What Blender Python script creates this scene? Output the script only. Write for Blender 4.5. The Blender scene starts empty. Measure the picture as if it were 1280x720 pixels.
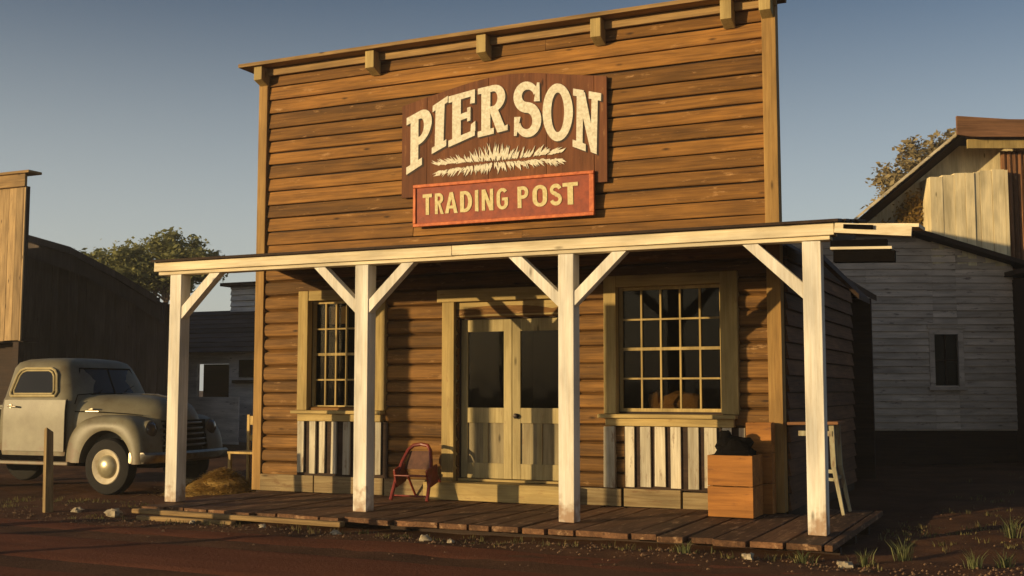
import bpy, bmesh, math, random
from mathutils import Vector, Matrix, noise
random.seed(7)
R = math.radians
PI = math.pi
S = bpy.context.scene
COL = S.collection
GZ = 0.10          # ground level, the deck top is at 0.20
DZ = 0.20
WY = 1.65          # front wall plane

# ------------------------------------------------------------------ helpers
class MB:
    """collects shapes (in world or thing-local coordinates) for ONE mesh"""
    def __init__(s): s.v = []; s.f = []; s.m = []; s.st = []
    def add(s, vs, fs, mi=0):
        n = len(s.v); s.st.append((n, len(s.f))); s.v += [Vector(p) for p in vs]
        for f in fs: s.f.append([n+i for i in f]); s.m.append(mi)
        return s
    def box(s, x0, x1, y0, y1, z0, z1, mi=0, j=0.0):
        r = (lambda: random.uniform(-j, j)) if j else (lambda: 0)
        vs = [(x+r(), y+r(), z+r()) for z in (z0, z1) for y in (y0, y1) for x in (x0, x1)]
        return s.add(vs, [(0,2,3,1),(4,5,7,6),(0,1,5,4),(2,6,7,3),(0,4,6,2),(1,3,7,5)], mi)
    def bar(s, a, b, w, d, up=(0,0,1), mi=0, w2=None, d2=None):
        """rectangular bar from a to b; w across 'side', d along 'up'"""
        a = Vector(a); b = Vector(b); t = (b-a).normalized(); up = Vector(up)
        sd = t.cross(up)
        if sd.length < 1e-4: sd = t.cross(Vector((0,1,0)))
        sd.normalize(); u = sd.cross(t).normalized()
        w2 = w if w2 is None else w2; d2 = d if d2 is None else d2
        vs = []
        for p, ww, dd in ((a,w,d),(b,w2,d2)):
            for i, k in ((-1,-1),(1,-1),(1,1),(-1,1)): vs.append(p+sd*i*ww/2+u*k*dd/2)
        return s.add(vs, [(0,3,2,1),(4,5,6,7),(0,1,5,4),(1,2,6,5),(2,3,7,6),(3,0,4,7)], mi)
    def prism(s, pts, h, mi=0):
        """pts: 3D polygon; h: extrusion vector"""
        n = len(pts); h = Vector(h); a = [Vector(p) for p in pts]; b = [p+h for p in a]
        return s.add(a+b, [tuple(range(n))[::-1], tuple(range(n, 2*n))]+[(i, (i+1) % n, n+(i+1) % n, n+i) for i in range(n)], mi)
    def tube(s, pts, rad, n=8, mi=0, cap=True):
        pts = [Vector(p) for p in pts]
        rs = rad if isinstance(rad, (list, tuple)) else [rad]*len(pts)
        vs = []; ref = None
        for i, p in enumerate(pts):
            t = (pts[min(i+1, len(pts)-1)]-pts[max(i-1, 0)]).normalized()
            if ref is None: ref = t.cross(Vector((0,0,1))) if abs(t.z) < .9 else t.cross(Vector((1,0,0)))
            u = (ref-t*ref.dot(t)).normalized(); w = t.cross(u); ref = u
            for k in range(n):
                a = 2*PI*k/n; vs.append(p+(u*math.cos(a)+w*math.sin(a))*rs[i])
        fs = [(i*n+k, i*n+(k+1) % n, (i+1)*n+(k+1) % n, (i+1)*n+k) for i in range(len(pts)-1) for k in range(n)]
        if cap: fs += [tuple(range(n))[::-1], tuple((len(pts)-1)*n+k for k in range(n))]
        return s.add(vs, fs, mi)
    def loft(s, rings, mi=0, cap=True, closed=True):
        n = len(rings[0]); vs = [p for r in rings for p in r]
        fs = [(i*n+k, i*n+(k+1) % n, (i+1)*n+(k+1) % n, (i+1)*n+k) for i in range(len(rings)-1) for k in range(n if closed else n-1)]
        if cap: fs += [tuple(range(n))[::-1], tuple((len(rings)-1)*n+k for k in range(n))]
        return s.add(vs, fs, mi)
    def lathe(s, prof, c, axis, n=28, mi=0):
        """prof [(r, h)] about axis through c"""
        ax = Vector(axis).normalized(); u = ax.orthogonal().normalized(); w = ax.cross(u); c = Vector(c)
        rings = [[c+ax*h+(u*math.cos(2*PI*k/n)+w*math.sin(2*PI*k/n))*r for k in range(n)] for r, h in prof]
        return s.loft(rings, mi, cap=True)
    def blob(s, c, rx, ry, rz, n=8, amp=.15, mi=0, seed=0):
        rings = []
        for i in range(1, n):
            th = PI*i/n; ring = []
            for k in range(2*n):
                ph = PI*k/n
                d = Vector((math.sin(th)*math.cos(ph), math.sin(th)*math.sin(ph), math.cos(th)))
                q = 1+amp*noise.noise(d*1.7+Vector((seed*3.1, 0, 0)))*2
                ring.append((c[0]+d.x*rx*q, c[1]+d.y*ry*q, c[2]+d.z*rz*q))
            rings.append(ring)
        return s.loft(rings, mi)

ROOTM = {}
def build(name, mb, mat, parent=None, smooth=False, bevel=0, local=False, seg=2):
    me = bpy.data.meshes.new(name)
    inv = Matrix.Identity(4)
    root = parent
    while root is not None and root.parent is not None: root = root.parent
    if root is not None and not local and root.name in ROOTM: inv = ROOTM[root.name].inverted()
    org = Vector((0,0,0))
    me.from_pydata([tuple(inv@v) for v in mb.v], [], mb.f)
    mats = mat if isinstance(mat, (list, tuple)) else [mat]
    for m in mats: me.materials.append(m)
    if len(mats) > 1:
        for p, mi in zip(me.polygons, mb.m): p.material_index = mi
    bm = bmesh.new(); bm.from_mesh(me); bmesh.ops.recalc_face_normals(bm, faces=bm.faces); bm.to_mesh(me); bm.free()
    if smooth:
        for p in me.polygons: p.use_smooth = True
    o = bpy.data.objects.new(name, me); COL.objects.link(o)
    if parent is not None: o.parent = parent
    if bevel:
        b = o.modifiers.new('bevel', 'BEVEL'); b.width = bevel; b.segments = seg; b.limit_method = 'ANGLE'; b.angle_limit = R(40)
        b.harden_normals = False
    if smooth:
        try: me.set_sharp_from_angle(angle=R(38))
        except Exception: pass
    return o
def each(name, mb, mat, parent=None, **k):
    """every shape of the collector becomes an object of its own"""
    out = []; st = mb.st+[(len(mb.v), len(mb.f))]
    for (a, fa), (b, fb) in zip(st[:-1], st[1:]):
        q = MB(); q.v = mb.v[a:b]; q.f = [[i-a for i in f] for f in mb.f[fa:fb]]; q.m = mb.m[fa:fb]
        out.append(build(name, q, mat, parent, **k))
    return out
def tag(o, label, cat, group=None, kind=None):
    if label: o['label'] = label
    if cat: o['category'] = cat
    if group: o['group'] = group
    if kind: o['kind'] = kind
    return o
def thing(name, label, cat, loc=(0,0,0), rz=0, group=None):
    o = bpy.data.objects.new(name, None); COL.objects.link(o); o.empty_display_size = .2
    o.location = loc; o.rotation_euler = (0,0,rz)
    ROOTM[o.name] = Matrix.Translation(loc) @ Matrix.Rotation(rz, 4, 'Z')
    return tag(o, label, cat, group)
def single(name, mb, mat, label, cat, base, group=None, **k):
    """a one-mesh thing whose origin sits at its base"""
    base = Vector(base); mb.v = [v-base for v in mb.v]
    o = build(name, mb, mat, **k); o.location = base
    return tag(o, label, cat, group)

# ------------------------------------------------------------------ materials
def newmat(name):
    m = bpy.data.materials.new(name); m.use_nodes = True
    nt = m.node_tree; b = nt.nodes['Principled BSDF']
    return m, nt, b
def N(nt, t, **k):
    n = nt.nodes.new(t)
    for a, v in k.items(): setattr(n, a, v)
    return n
def ramp(nt, src, stops):
    r = N(nt, 'ShaderNodeValToRGB'); e = r.color_ramp.elements
    while len(e) < len(stops): e.new(.5)
    for i, (p, c) in enumerate(stops): e[i].position = p; e[i].color = (*c, 1) if len(c) == 3 else c
    nt.links.new(src, r.inputs[0]); return r
def mixc(nt, a, b, f, mode='MIX'):
    m = N(nt, 'ShaderNodeMix', data_type='RGBA', blend_type=mode)
    for s, i in ((f, 0), (a, 6), (b, 7)):
        if hasattr(s, 'links') or hasattr(s, 'is_linked'): nt.links.new(s, m.inputs[i])
        else: m.inputs[i].default_value = s if i == 0 else (*s, 1)
    return m.outputs[2]
def wood(name, light, dark, axis='x', rough=.75, vary=.5, wear=None, wear_amt=.5, grain=1.0, knots=True, bump=.5):
    """boards: each loose board has its own tone, long grain along axis, stains and knots"""
    m, nt, b = newmat(name); L = nt.links
    tc = N(nt, 'ShaderNodeTexCoord'); geo = N(nt, 'ShaderNodeNewGeometry')
    # offset each board's texture
    cmb = N(nt, 'ShaderNodeCombineXYZ')
    ml = N(nt, 'ShaderNodeMath', operation='MULTIPLY'); ml.inputs[1].default_value = 37.0
    L.new(geo.outputs['Random Per Island'], ml.inputs[0])
    for i in range(3): L.new(ml.outputs[0], cmb.inputs[i])
    va = N(nt, 'ShaderNodeVectorMath', operation='ADD'); L.new(tc.outputs['Object'], va.inputs[0]); L.new(cmb.outputs[0], va.inputs[1])
    mp = N(nt, 'ShaderNodeMapping'); L.new(va.outputs[0], mp.inputs[0])
    lo, hi = 1.6*grain, 42*grain
    mp.inputs['Scale'].default_value = {'x': (lo,hi,hi), 'y': (hi,lo,hi), 'z': (hi,hi,lo)}[axis]
    n1 = N(nt, 'ShaderNodeTexNoise'); n1.inputs['Scale'].default_value = 1; n1.inputs['Detail'].default_value = 7; n1.inputs['Roughness'].default_value = .65; n1.inputs['Distortion'].default_value = .6
    L.new(mp.outputs[0], n1.inputs['Vector'])
    mp2 = N(nt, 'ShaderNodeMapping'); L.new(va.outputs[0], mp2.inputs[0]); a, c = 1.1, 4.5
    mp2.inputs['Scale'].default_value = {'x': (a,c,c), 'y': (c,a,c), 'z': (c,c,a)}[axis]
    n2 = N(nt, 'ShaderNodeTexNoise'); n2.inputs['Scale'].default_value = 1.3; n2.inputs['Detail'].default_value = 5; L.new(mp2.outputs[0], n2.inputs['Vector'])
    g = ramp(nt, n1.outputs['Fac'], [(.30, dark), (.62, light)])
    br = N(nt, 'ShaderNodeMapRange'); L.new(geo.outputs['Random Per Island'], br.inputs[0]); br.inputs[3].default_value = 1-vary; br.inputs[4].default_value = 1+vary*.35
    br2 = N(nt, 'ShaderNodeMapRange'); L.new(n2.outputs['Fac'], br2.inputs[0]); br2.inputs[1].default_value = .3; br2.inputs[2].default_value = .7; br2.inputs[3].default_value = .62; br2.inputs[4].default_value = 1.12
    mm = N(nt, 'ShaderNodeMath', operation='MULTIPLY'); L.new(br.outputs[0], mm.inputs[0]); L.new(br2.outputs[0], mm.inputs[1])
    cc = N(nt, 'ShaderNodeCombineColor')
    for i in range(3): L.new(mm.outputs[0], cc.inputs[i])
    col = mixc(nt, g.outputs[0], cc.outputs[0], 1.0, 'MULTIPLY')
    if wear:
        n3 = N(nt, 'ShaderNodeTexNoise'); n3.inputs['Scale'].default_value = 3.2; n3.inputs['Detail'].default_value = 9; n3.inputs['Roughness'].default_value = .7
        L.new(mp2.outputs[0], n3.inputs['Vector'])
        w = ramp(nt, n3.outputs['Fac'], [(.62-.22*wear_amt, (0,0,0)), (.72-.2*wear_amt, (1,1,1))])
        col = mixc(nt, col, wear, w.outputs[0])
    if knots:
        vo = N(nt, 'ShaderNodeTexVoronoi'); vo.inputs['Scale'].default_value = 1.0
        mp3 = N(nt, 'ShaderNodeMapping'); L.new(va.outputs[0], mp3.inputs[0]); a, c = 1.6, 5.0
        mp3.inputs['Scale'].default_value = {'x': (a,c,c), 'y': (c,a,c), 'z': (c,c,a)}[axis]
        L.new(mp3.outputs[0], vo.inputs['Vector'])
        k = ramp(nt, vo.outputs['Distance'], [(.03, (1,1,1)), (.10, (0,0,0))])
        col = mixc(nt, col, tuple(x*.35 for x in dark), k.outputs[0])
    L.new(col, b.inputs['Base Color'])
    b.inputs['Roughness'].default_value = rough; b.inputs['Specular IOR Level'].default_value = .25
    bu = N(nt, 'ShaderNodeBump'); bu.inputs['Strength'].default_value = bump; bu.inputs['Distance'].default_value = .006
    L.new(n1.outputs['Fac'], bu.inputs['Height']); L.new(bu.outputs[0], b.inputs['Normal'])
    return m
def plain(name, c1, c2=None, scale=6, rough=.7, metal=0, bump=.2, spec=.3, coat=0, dist=.01):
    m, nt, b = newmat(name); L = nt.links
    c2 = c2 or tuple(x*.6 for x in c1)
    tc = N(nt, 'ShaderNodeTexCoord'); n = N(nt, 'ShaderNodeTexNoise'); n.inputs['Scale'].default_value = scale; n.inputs['Detail'].default_value = 8; n.inputs['Roughness'].default_value = .62
    L.new(tc.outputs['Object'], n.inputs['Vector'])
    r = ramp(nt, n.outputs['Fac'], [(.32, c2), (.66, c1)]); L.new(r.outputs[0], b.inputs['Base Color'])
    b.inputs['Roughness'].default_value = rough; b.inputs['Metallic'].default_value = metal; b.inputs['Specular IOR Level'].default_value = spec
    b.inputs['Coat Weight'].default_value = coat
    if bump:
        bu = N(nt, 'ShaderNodeBump'); bu.inputs['Strength'].default_value = bump; bu.inputs['Distance'].default_value = dist
        L.new(n.outputs['Fac'], bu.inputs['Height']); L.new(bu.outputs[0], b.inputs['Normal'])
    return m
def glassmat(name, tint=(.35,.33,.3), refl=.5):
    m = bpy.data.materials.new(name); m.use_nodes = True; nt = m.node_tree; nt.nodes.clear(); L = nt.links
    o = N(nt, 'ShaderNodeOutputMaterial'); t = N(nt, 'ShaderNodeBsdfTransparent'); t.inputs[0].default_value = (*tint, 1)
    g = N(nt, 'ShaderNodeBsdfGlossy'); g.inputs['Roughness'].default_value = .03; g.inputs[0].default_value = (refl,)*3+(1,)
    fr = N(nt, 'ShaderNodeFresnel'); fr.inputs[0].default_value = 1.5
    no = N(nt, 'ShaderNodeTexNoise'); no.inputs['Scale'].default_value = 2.5
    bu = N(nt, 'ShaderNodeBump'); bu.inputs['Strength'].default_value = .15; bu.inputs['Distance'].default_value = .02
    L.new(no.outputs[0], bu.inputs['Height']); L.new(bu.outputs[0], g.inputs['Normal'])
    mx = N(nt, 'ShaderNodeMixShader'); L.new(fr.outputs[0], mx.inputs[0]); L.new(t.outputs[0], mx.inputs[1]); L.new(g.outputs[0], mx.inputs[2])
    L.new(mx.outputs[0], o.inputs[0]); return m

M = {}
M['siding'] = wood('stained_siding', (.33,.152,.032), (.13,.056,.013), 'x', vary=.52, wear=(.40,.22,.085), wear_amt=.1, grain=.8)
M['log'] = wood('log_siding', (.275,.135,.034), (.10,.046,.013), 'x', vary=.38, wear=(.38,.22,.09), wear_amt=.1)
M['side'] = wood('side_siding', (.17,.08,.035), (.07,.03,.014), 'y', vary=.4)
M['trim'] = wood('trim_ochre', (.42,.25,.08), (.27,.15,.045), 'z', vary=.12)
M['trimh'] = wood('trim_ochre_level', (.40,.25,.10), (.22,.13,.05), 'x', vary=.2)
M['frame'] = wood('frame_paint', (.50,.37,.15), (.36,.25,.09), 'z', vary=.15, wear=(.28,.17,.07), wear_amt=.1)
M['framh'] = wood('frame_paint_level', (.50,.37,.15), (.36,.25,.09), 'x', vary=.15, wear=(.28,.17,.07), wear_amt=.15)
M['white'] = wood('white_paint_post', (.84,.80,.70), (.68,.60,.47), 'z', vary=.06, wear=(.50,.38,.24), wear_amt=-.15, knots=True)
def splash(m, z0, z1, col):
    nt = m.node_tree; b = nt.nodes['Principled BSDF']; src = b.inputs['Base Color'].links[0].from_socket
    tc = N(nt, 'ShaderNodeTexCoord'); sp = N(nt, 'ShaderNodeSeparateXYZ'); nt.links.new(tc.outputs['Object'], sp.inputs[0])
    no = N(nt, 'ShaderNodeTexNoise'); no.inputs['Scale'].default_value = 9; no.inputs['Detail'].default_value = 8; nt.links.new(tc.outputs['Object'], no.inputs[0])
    mr = N(nt, 'ShaderNodeMapRange'); nt.links.new(sp.outputs[2], mr.inputs[0]); mr.inputs[1].default_value = z0; mr.inputs[2].default_value = z1; mr.inputs[3].default_value = .22; mr.inputs[4].default_value = -.25
    ad = N(nt, 'ShaderNodeMath', operation='ADD'); nt.links.new(no.outputs[0], ad.inputs[0]); nt.links.new(mr.outputs[0], ad.inputs[1])
    r = ramp(nt, ad.outputs[0], [(.52, (0,0,0)), (.75, (.8,.8,.8))])
    nt.links.new(mixc(nt, src, col, r.outputs[0]), b.inputs['Base Color'])
splash(M['white'], .10, .55, (.30,.17,.09))
M['whiteh'] = wood('white_paint_beam', (.80,.70,.50), (.62,.50,.31), 'x', vary=.08, wear=(.40,.27,.15), wear_amt=-.12)
M['batten'] = wood('batten_paint', (.66,.60,.46), (.42,.35,.24), 'z', vary=.35, wear=(.22,.15,.10), wear_amt=.25)
M['deck'] = wood('deck_boards', (.215,.105,.048), (.09,.040,.019), 'y', vary=.5, rough=.8, wear=(.32,.19,.10), wear_amt=.35)
M['deckx'] = wood('deck_edge_board', (.42,.28,.12), (.2,.12,.05), 'x', vary=.3, rough=.8)
M['door'] = wood('door_paint', (.47,.38,.19), (.35,.27,.12), 'z', vary=.1, wear=(.28,.19,.09), wear_amt=.05)
M['doorp'] = wood('door_panel_paint', (.34,.28,.16), (.22,.17,.09), 'z', vary=.15, wear=(.22,.15,.08), wear_amt=.2)
M['dark'] = wood('rough_dark_wood', (.05,.026,.014), (.022,.011,.007), 'x', vary=.4)
M['darky'] = wood('rough_dark_rafter', (.05,.026,.014), (.022,.011,.007), 'y', vary=.4)
M['skirt'] = wood('skirting_wood', (.40,.30,.15), (.22,.14,.06), 'x', vary=.35, wear=(.16,.09,.04), wear_amt=.35)
M['black'] = plain('black_and_slot_shade', (.005,.004,.004), rough=.95, spec=.05)
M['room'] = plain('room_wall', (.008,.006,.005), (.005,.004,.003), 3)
M['dglass'] = glassmat('dark_glass', (.12,.11,.10), .15)
M['glass'] = glassmat('old_glass', (.62,.58,.50), .17)
M['crate'] = wood('crate_wood', (.50,.21,.045), (.31,.12,.026), 'x', vary=.3, grain=.8, wear=(.17,.07,.025), wear_amt=.15)
M['cratez'] = wood('crate_wood_upright', (.34,.15,.04), (.2,.08,.02), 'z', vary=.2, grain=.8)
M['iron'] = plain('old_iron', (.06,.05,.045), (.03,.02,.015), 20, rough=.5, metal=.8)

# ------------------------------------------------------------------ ground
def gh(x, y):
    p = Vector((x, y, 0))
    h = .035*noise.noise(p*.55)+.02*noise.noise(p*1.7+Vector((5,2,0)))+.012*noise.noise(p*5.0)
    h *= max(0, min(1, (abs(y-(-3.5))-1.2)/1.2)) if y < 0 else 1.0
    # raised bank on the right, behind the shop, and a soft verge
    if x > 2.6 and y > 0: h += .035*min(1, (x-2.6))*min(1, y)
    if -4.9 < x < 2.75 and -.9 < y < 9: h = min(h, .0)-.01
    if x < -5.5 and y > .2: h -= .07*min(1, (-5.5-x)/.5)*min(1, (y-.2)/.6)
    return GZ+h
def axis(mn, mx, c, fine, n_f, n_c, far):
    v = [c+(mn-c)+(mx-mn)*i/n_f for i in range(n_f+1)]
    for i in range(1, n_c+1):
        d = fine*((far/fine)**(i/n_c)); v.append(mx+d); v.insert(0, mn-d)
    return v
def sheet(name, xs, ys, zf, mat):
    mb = MB(); mb.v = [Vector((x, y, zf(x, y))) for y in ys for x in xs]; nx = len(xs)
    mb.f = [(j*nx+i, j*nx+i+1, (j+1)*nx+i+1, (j+1)*nx+i) for j in range(len(ys)-1) for i in range(nx-1)]; mb.m = [0]*len(mb.f)
    return build(name, mb, mat, smooth=True)
def dirt(name, c1, c2, c3, rut=False):
    m, nt, b = newmat(name); L = nt.links
    tc = N(nt, 'ShaderNodeTexCoord')
    mp = N(nt, 'ShaderNodeMapping'); L.new(tc.outputs['Object'], mp.inputs[0])
    if rut: mp.inputs['Scale'].default_value = (.35, 1.6, 1)
    n1 = N(nt, 'ShaderNodeTexNoise'); n1.inputs['Scale'].default_value = 1.1; n1.inputs['Detail'].default_value = 10; n1.inputs['Roughness'].default_value = .6; L.new(mp.outputs[0], n1.inputs[0])
    n2 = N(nt, 'ShaderNodeTexNoise'); n2.inputs['Scale'].default_value = 34; n2.inputs['Detail'].default_value = 8; n2.inputs['Roughness'].default_value = .7; L.new(tc.outputs['Object'], n2.inputs[0])
    r = ramp(nt, n1.outputs[0], [(.35, c2), (.62, c1)])
    r2 = ramp(nt, n2.outputs[0], [(.56, (0,0,0)), (.70, (1,1,1))])
    col = mixc(nt, r.outputs[0], c3, r2.outputs[0]); L.new(col, b.inputs['Base Color'])
    b.inputs['Roughness'].default_value = .95; b.inputs['Specular IOR Level'].default_value = .1
    ad = N(nt, 'ShaderNodeMath', operation='ADD'); L.new(n1.outputs[0], ad.inputs[0]); L.new(n2.outputs[0], ad.inputs[1])
    bu = N(nt, 'ShaderNodeBump'); bu.inputs['Strength'].default_value = .5; bu.inputs['Distance'].default_value = .03
    L.new(ad.outputs[0], bu.inputs['Height']); L.new(bu.outputs[0], b.inputs['Normal'])
    return m
xs = axis(-16, 8, -16, .4, 300, 16, 2500); ys = axis(-5, 16, -5, .4, 230, 16, 2500)
g = sheet('ground', xs, ys, gh, dirt('ground_earth', (.13,.06,.03), (.07,.032,.017), (.20,.11,.05)))
g['kind'] = 'structure'
rx = [-60+i*.5 for i in range(240)]; ry = [-8+i*.12 for i in range(56)]
def rh(x, y):
    e = min(1, max(0, (-1.28-y+.12*noise.noise(Vector((x*.9, 3, 0))))/.25))
    return gh(x, y)+(.006 if e > 0 else -.03)+(.014*noise.noise(Vector((x*.25, y*4, 9)))+.007*noise.noise(Vector((x*4, y*6, 2)))-.03*math.exp(-((y+2.1+.1*math.sin(x*.4))/.14)**2)-.03*math.exp(-((y+3.6+.1*math.sin(x*.4))/.14)**2))*(1 if e > 0 else 0)
rd = sheet('dirt_road', rx, ry, rh, dirt('road_earth', (.18,.062,.030), (.11,.036,.017), (.22,.10,.048), rut=True))
rd['kind'] = 'structure'

# ------------------------------------------------------------------ the trading post
TP = thing('trading_post', 'brown board-fronted store with false front and white-posted porch, centre of the street', 'store', (-1.6, WY, GZ))
XL, XR, ZT = -4.87, 1.66, 5.50
OPEN = [(-4.06,-3.10,1.20,2.50), (-2.02,-.74,.40,2.22), (-.10,1.04,1.19,2.52)]   # windows and door
def boards(x0, x1, z0, z1, expo, y, openings, prof='lap', jit=.02, dep=.03):
    """courses of boards leaving the openings free"""
    mb = MB(); z = z0
    while z < z1-.02:
        h = expo*random.uniform(.86, 1.14); zt = min(z+h, z1)
        cuts = [(a, b) for a, b, c, d in openings if c < zt-.03 and d > z+.03]
        segs = []; cur = x0
        for a, b in sorted(cuts):
            if a > cur: segs.append((cur, a))
            cur = max(cur, b)
        if cur < x1: segs.append((cur, x1))
        for a, b in segs:
            # butt joints
            pcs = [a]
            
            if b-a > 3.4 and random.random() < .35: pcs.append(a+(b-a)*random.uniform(.3, .7))
            if b-pcs[-1] < .3 and len(pcs) > 1: pcs[-1] = b
            else: pcs.append(b)
            for p, q in zip(pcs[:-1], pcs[1:]):
                g = .017*random.uniform(.4, 1.5); n = max(2, int((q-p)/.35)); e1 = random.uniform(-jit, jit)*.5; dy = random.uniform(-.004, .004)
                rings = []
                for i in range(n+1):
                    x = p+.002+(q-p-.004)*i/n
                    wv = .006*noise.noise(Vector((x*1.3, z*7, 0)))+e1*(x-x0)/(x1-x0)*.3
                    if prof == 'lap':
                        rings.append([(x, y+.012, zt-.002+wv), (x, y-dep*.35+dy, zt-g*.4+wv), (x, y-dep+dy, z+g+wv), (x, y-dep+.006+dy, z+g*.5+wv), (x, y+.012, z+g*.5+wv)])
                    else:
                        hh = zt-z
                        ring = [(x, y+.012, zt+wv*.5)]
                        for t in range(7):
                            a_ = -PI/2+PI*t/6
                            bul = .01*noise.noise(Vector((x*3, z*9, t*.3)))
                            ring.append((x, y-.012-(dep+bul)*max(0, math.cos(a_))**.6+dy, (z+zt)/2-(hh/2-g*.6)*math.sin(a_)+wv*1.5))
                        ring.append((x, y+.012, z+wv*.5)); rings.append(ring)
                mb.loft(rings)
        z = zt
    return mb
build('upper_siding', boards(XL+.13, XR-.13, 3.05, 5.46, .172, WY, [], 'lap'), M['siding'], TP)
build('wall_siding', boards(XL+.13, XR-.13, .38, 2.98, .166, WY, [(a-.005, b+.005, c, d) for a, b, c, d in OPEN], 'log', dep=.030), M['log'], TP)
# backing so the gaps between courses read dark
mb = MB(); xs_ = [XL+.02, -4.06, -3.10, -2.02, -.74, -.10, 1.04, XR-.02]
for i in range(7):
    a, b = xs_[i], xs_[i+1]; op = [o for o in OPEN if abs(o[0]-a) < .01]
    if op:
        mb.box(a, b, WY+.013, WY+.10, GZ, op[0][2]); mb.box(a, b, WY+.013, WY+.10, op[0][3], 5.42)
    else: mb.box(a, b, WY+.013, WY+.10, GZ, 5.42)
build('wall_core', mb, M['dark'], TP)
# corner boards, cornice
for a, b in ((XL, XL+.13), (XR-.145, XR)):
    build('corner_board', MB().box(a, b, WY-.06, WY+.09, GZ+.1, 5.44, j=.003), M['trim'], TP, bevel=.006)
mb = MB()
mb.prism([(XL-.19, WY-.25, 5.47), (XR+.07, WY-.25, 5.47), (XR+.07, WY+.2, 5.47), (XL-.19, WY+.2, 5.47)], (0,0,.045))
mb.box(XL-.02, XR+.02, WY-.075, WY-.032, 5.37, 5.465)
build('cornice', mb, M['trimh'], TP, bevel=.005)
for x in (-4.79, -3.15, -1.66, -.265, 1.18, 1.585):
    z0 = 5.20 if abs(x+1.6) < 3 else 5.24
    mb = MB(); mb.prism([(x-.06, WY-.20, z0+.06), (x-.06, WY-.20, 5.468), (x-.06, WY-.035, 5.468), (x-.06, WY-.035, z0)], (.12,0,0))
    build('cornice_block', mb, M['frame'], TP, bevel=.005)
# skirting and step
mb = MB()
for a, b in ((XL+.14, -3.95), (-3.93, -2.98), (-2.96,-2.36)): mb.box(a, b, WY-.085, WY-.055, DZ+.002, .40, j=.003)
mb.box(-.02, .60, WY-.095, WY-.06, DZ+.002, .385, j=.003); mb.box(.62, 1.45, WY-.09, WY-.058, DZ+.002, .37, j=.003); mb.box(-.56, -.05, WY-.09, WY-.058, DZ+.002, .38, j=.003)
each('skirting_board', mb, M['skirt'], TP, bevel=.004)
build('door_step', MB().box(-2.32, -.58, WY-.30, WY-.01, DZ+.002, .395, j=.004), M['framh'], TP, bevel=.008)
# door frame
mb = MB()
mb.box(-2.20, -2.045, WY-.10, WY+.05, .398, 2.42); mb.box(-.71, -.60, WY-.10, WY+.05, .398, 2.42)
each('door_frame', mb, M['frame'], TP, bevel=.006)
mb = MB(); mb.box(-2.26, -.54, WY-.115, WY+.05, 2.42, 2.56); mb.box(-2.045, -.71, WY-.04, WY+.05, 2.25, 2.418); mb.box(-2.045, -.71, WY-.02, WY+.05, .398, .425)
each('door_lintel', mb, M['framh'], TP, bevel=.006)
def leaf(x0, x1):
    y0, y1 = WY+.045, WY+.085
    mb = MB(); s = .10
    mb.box(x0, x0+s, y0, y1, .43, 2.245); mb.box(x1-s, x1, y0, y1, .43, 2.245)
    mb.box(x0+s, x1-s, y0+.001, y1, 2.08, 2.245); mb.box(x0+s, x1-s, y0+.001, y1, 1.05, 1.22); mb.box(x0+s, x1-s, y0+.001, y1, .43, .60)
    mb.box((x0+x1)/2-.03, (x0+x1)/2+.03, y0+.002, y1, .60, 1.05)
    d = build('door', mb, M['door'], TP, bevel=.004)
    build('panel', MB().box(x0+s, x1-s, y0+.02, y1-.008, .60, 1.05), M['doorp'], d)
    build('pane', MB().box(x0+s, x1-s, y0+.018, y0+.022, 1.22, 2.08), M['glass'], d)
    return d
leaf(-2.04, -1.385); d2 = leaf(-1.378, -.715)
mb = MB(); mb.lathe([(.001,-.055),(.022,-.05),(.03,-.035),(.02,-.018),(.012,-.012),(.012,0)], (-1.325, WY+.045, 1.13), (0,1,0), 14); mb.lathe([(.03,-.006),(.03,0)], (-1.325, WY+.044, 1.13), (0,1,0), 14)
build('door_knob', mb, M['iron'], d2, smooth=True)
# windows
def window(x0, x1, z0, z1, cols, rows, fw_l, fw_r, top=True):
    root = build('window', MB().box(x0, x1, WY+.062, WY+.066, z0, z1), M['glass'], TP)
    mb = MB(); y0, y1 = WY-.085, WY+.03
    mb.box(x0-fw_l, x0, y0, y1, z0-.02, z1+.12, j=.002); mb.box(x1, x1+fw_r, y0, y1, z0-.02, z1+.12, j=.002)
    each('window_frame', mb, M['frame'], root, bevel=.006)
    mb = MB(); mb.box(x0, x1, y0+.01, y1, z1-.0, z1+.12); build('window_head', mb, M['framh'], root, bevel=.004)
    mb = MB(); s = .035; ya, yb = WY+.03, WY+.075
    mb.box(x0, x0+s, ya, yb, z0, z1); mb.box(x1-s, x1, ya, yb, z0, z1)
    mb.box(x0+s, x1-s, ya+.001, yb, z1-s, z1); mb.box(x0+s, x1-s, ya+.001, yb, z0, z0+s)
    for i in range(1, cols):
        x = x0+s+(x1-x0-2*s)*i/cols; mb.box(x-.0095, x+.0095, ya+.006, yb-.012, z0+s, z1-s)
    for j in range(1, rows):
        z = z0+s+(z1-z0-2*s)*j/rows; w = .016 if j == rows//2 else .0095; mb.box(x0+s, x1-s, ya+.003, yb-.014, z-w, z+w)
    build('sash', mb, M['frame'], root)
    mb = MB(); mb.box(x0-fw_l-.05, x1+fw_r*.9, WY-.15, WY+.02, z0-.065, z0-.022, j=.003); mb.box(x0-fw_l+.02, x1+fw_r*.7, WY-.10, WY+.01, z0-.15, z0-.067, j=.002)
    build('window_sill', mb, M['framh'], root, bevel=.006)
window(-4.06, -3.10, 1.20, 2.50, 6, 4, .14, .13); window(-.10, 1.04, 1.19, 2.52, 5, 4, .14, .18)
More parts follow.
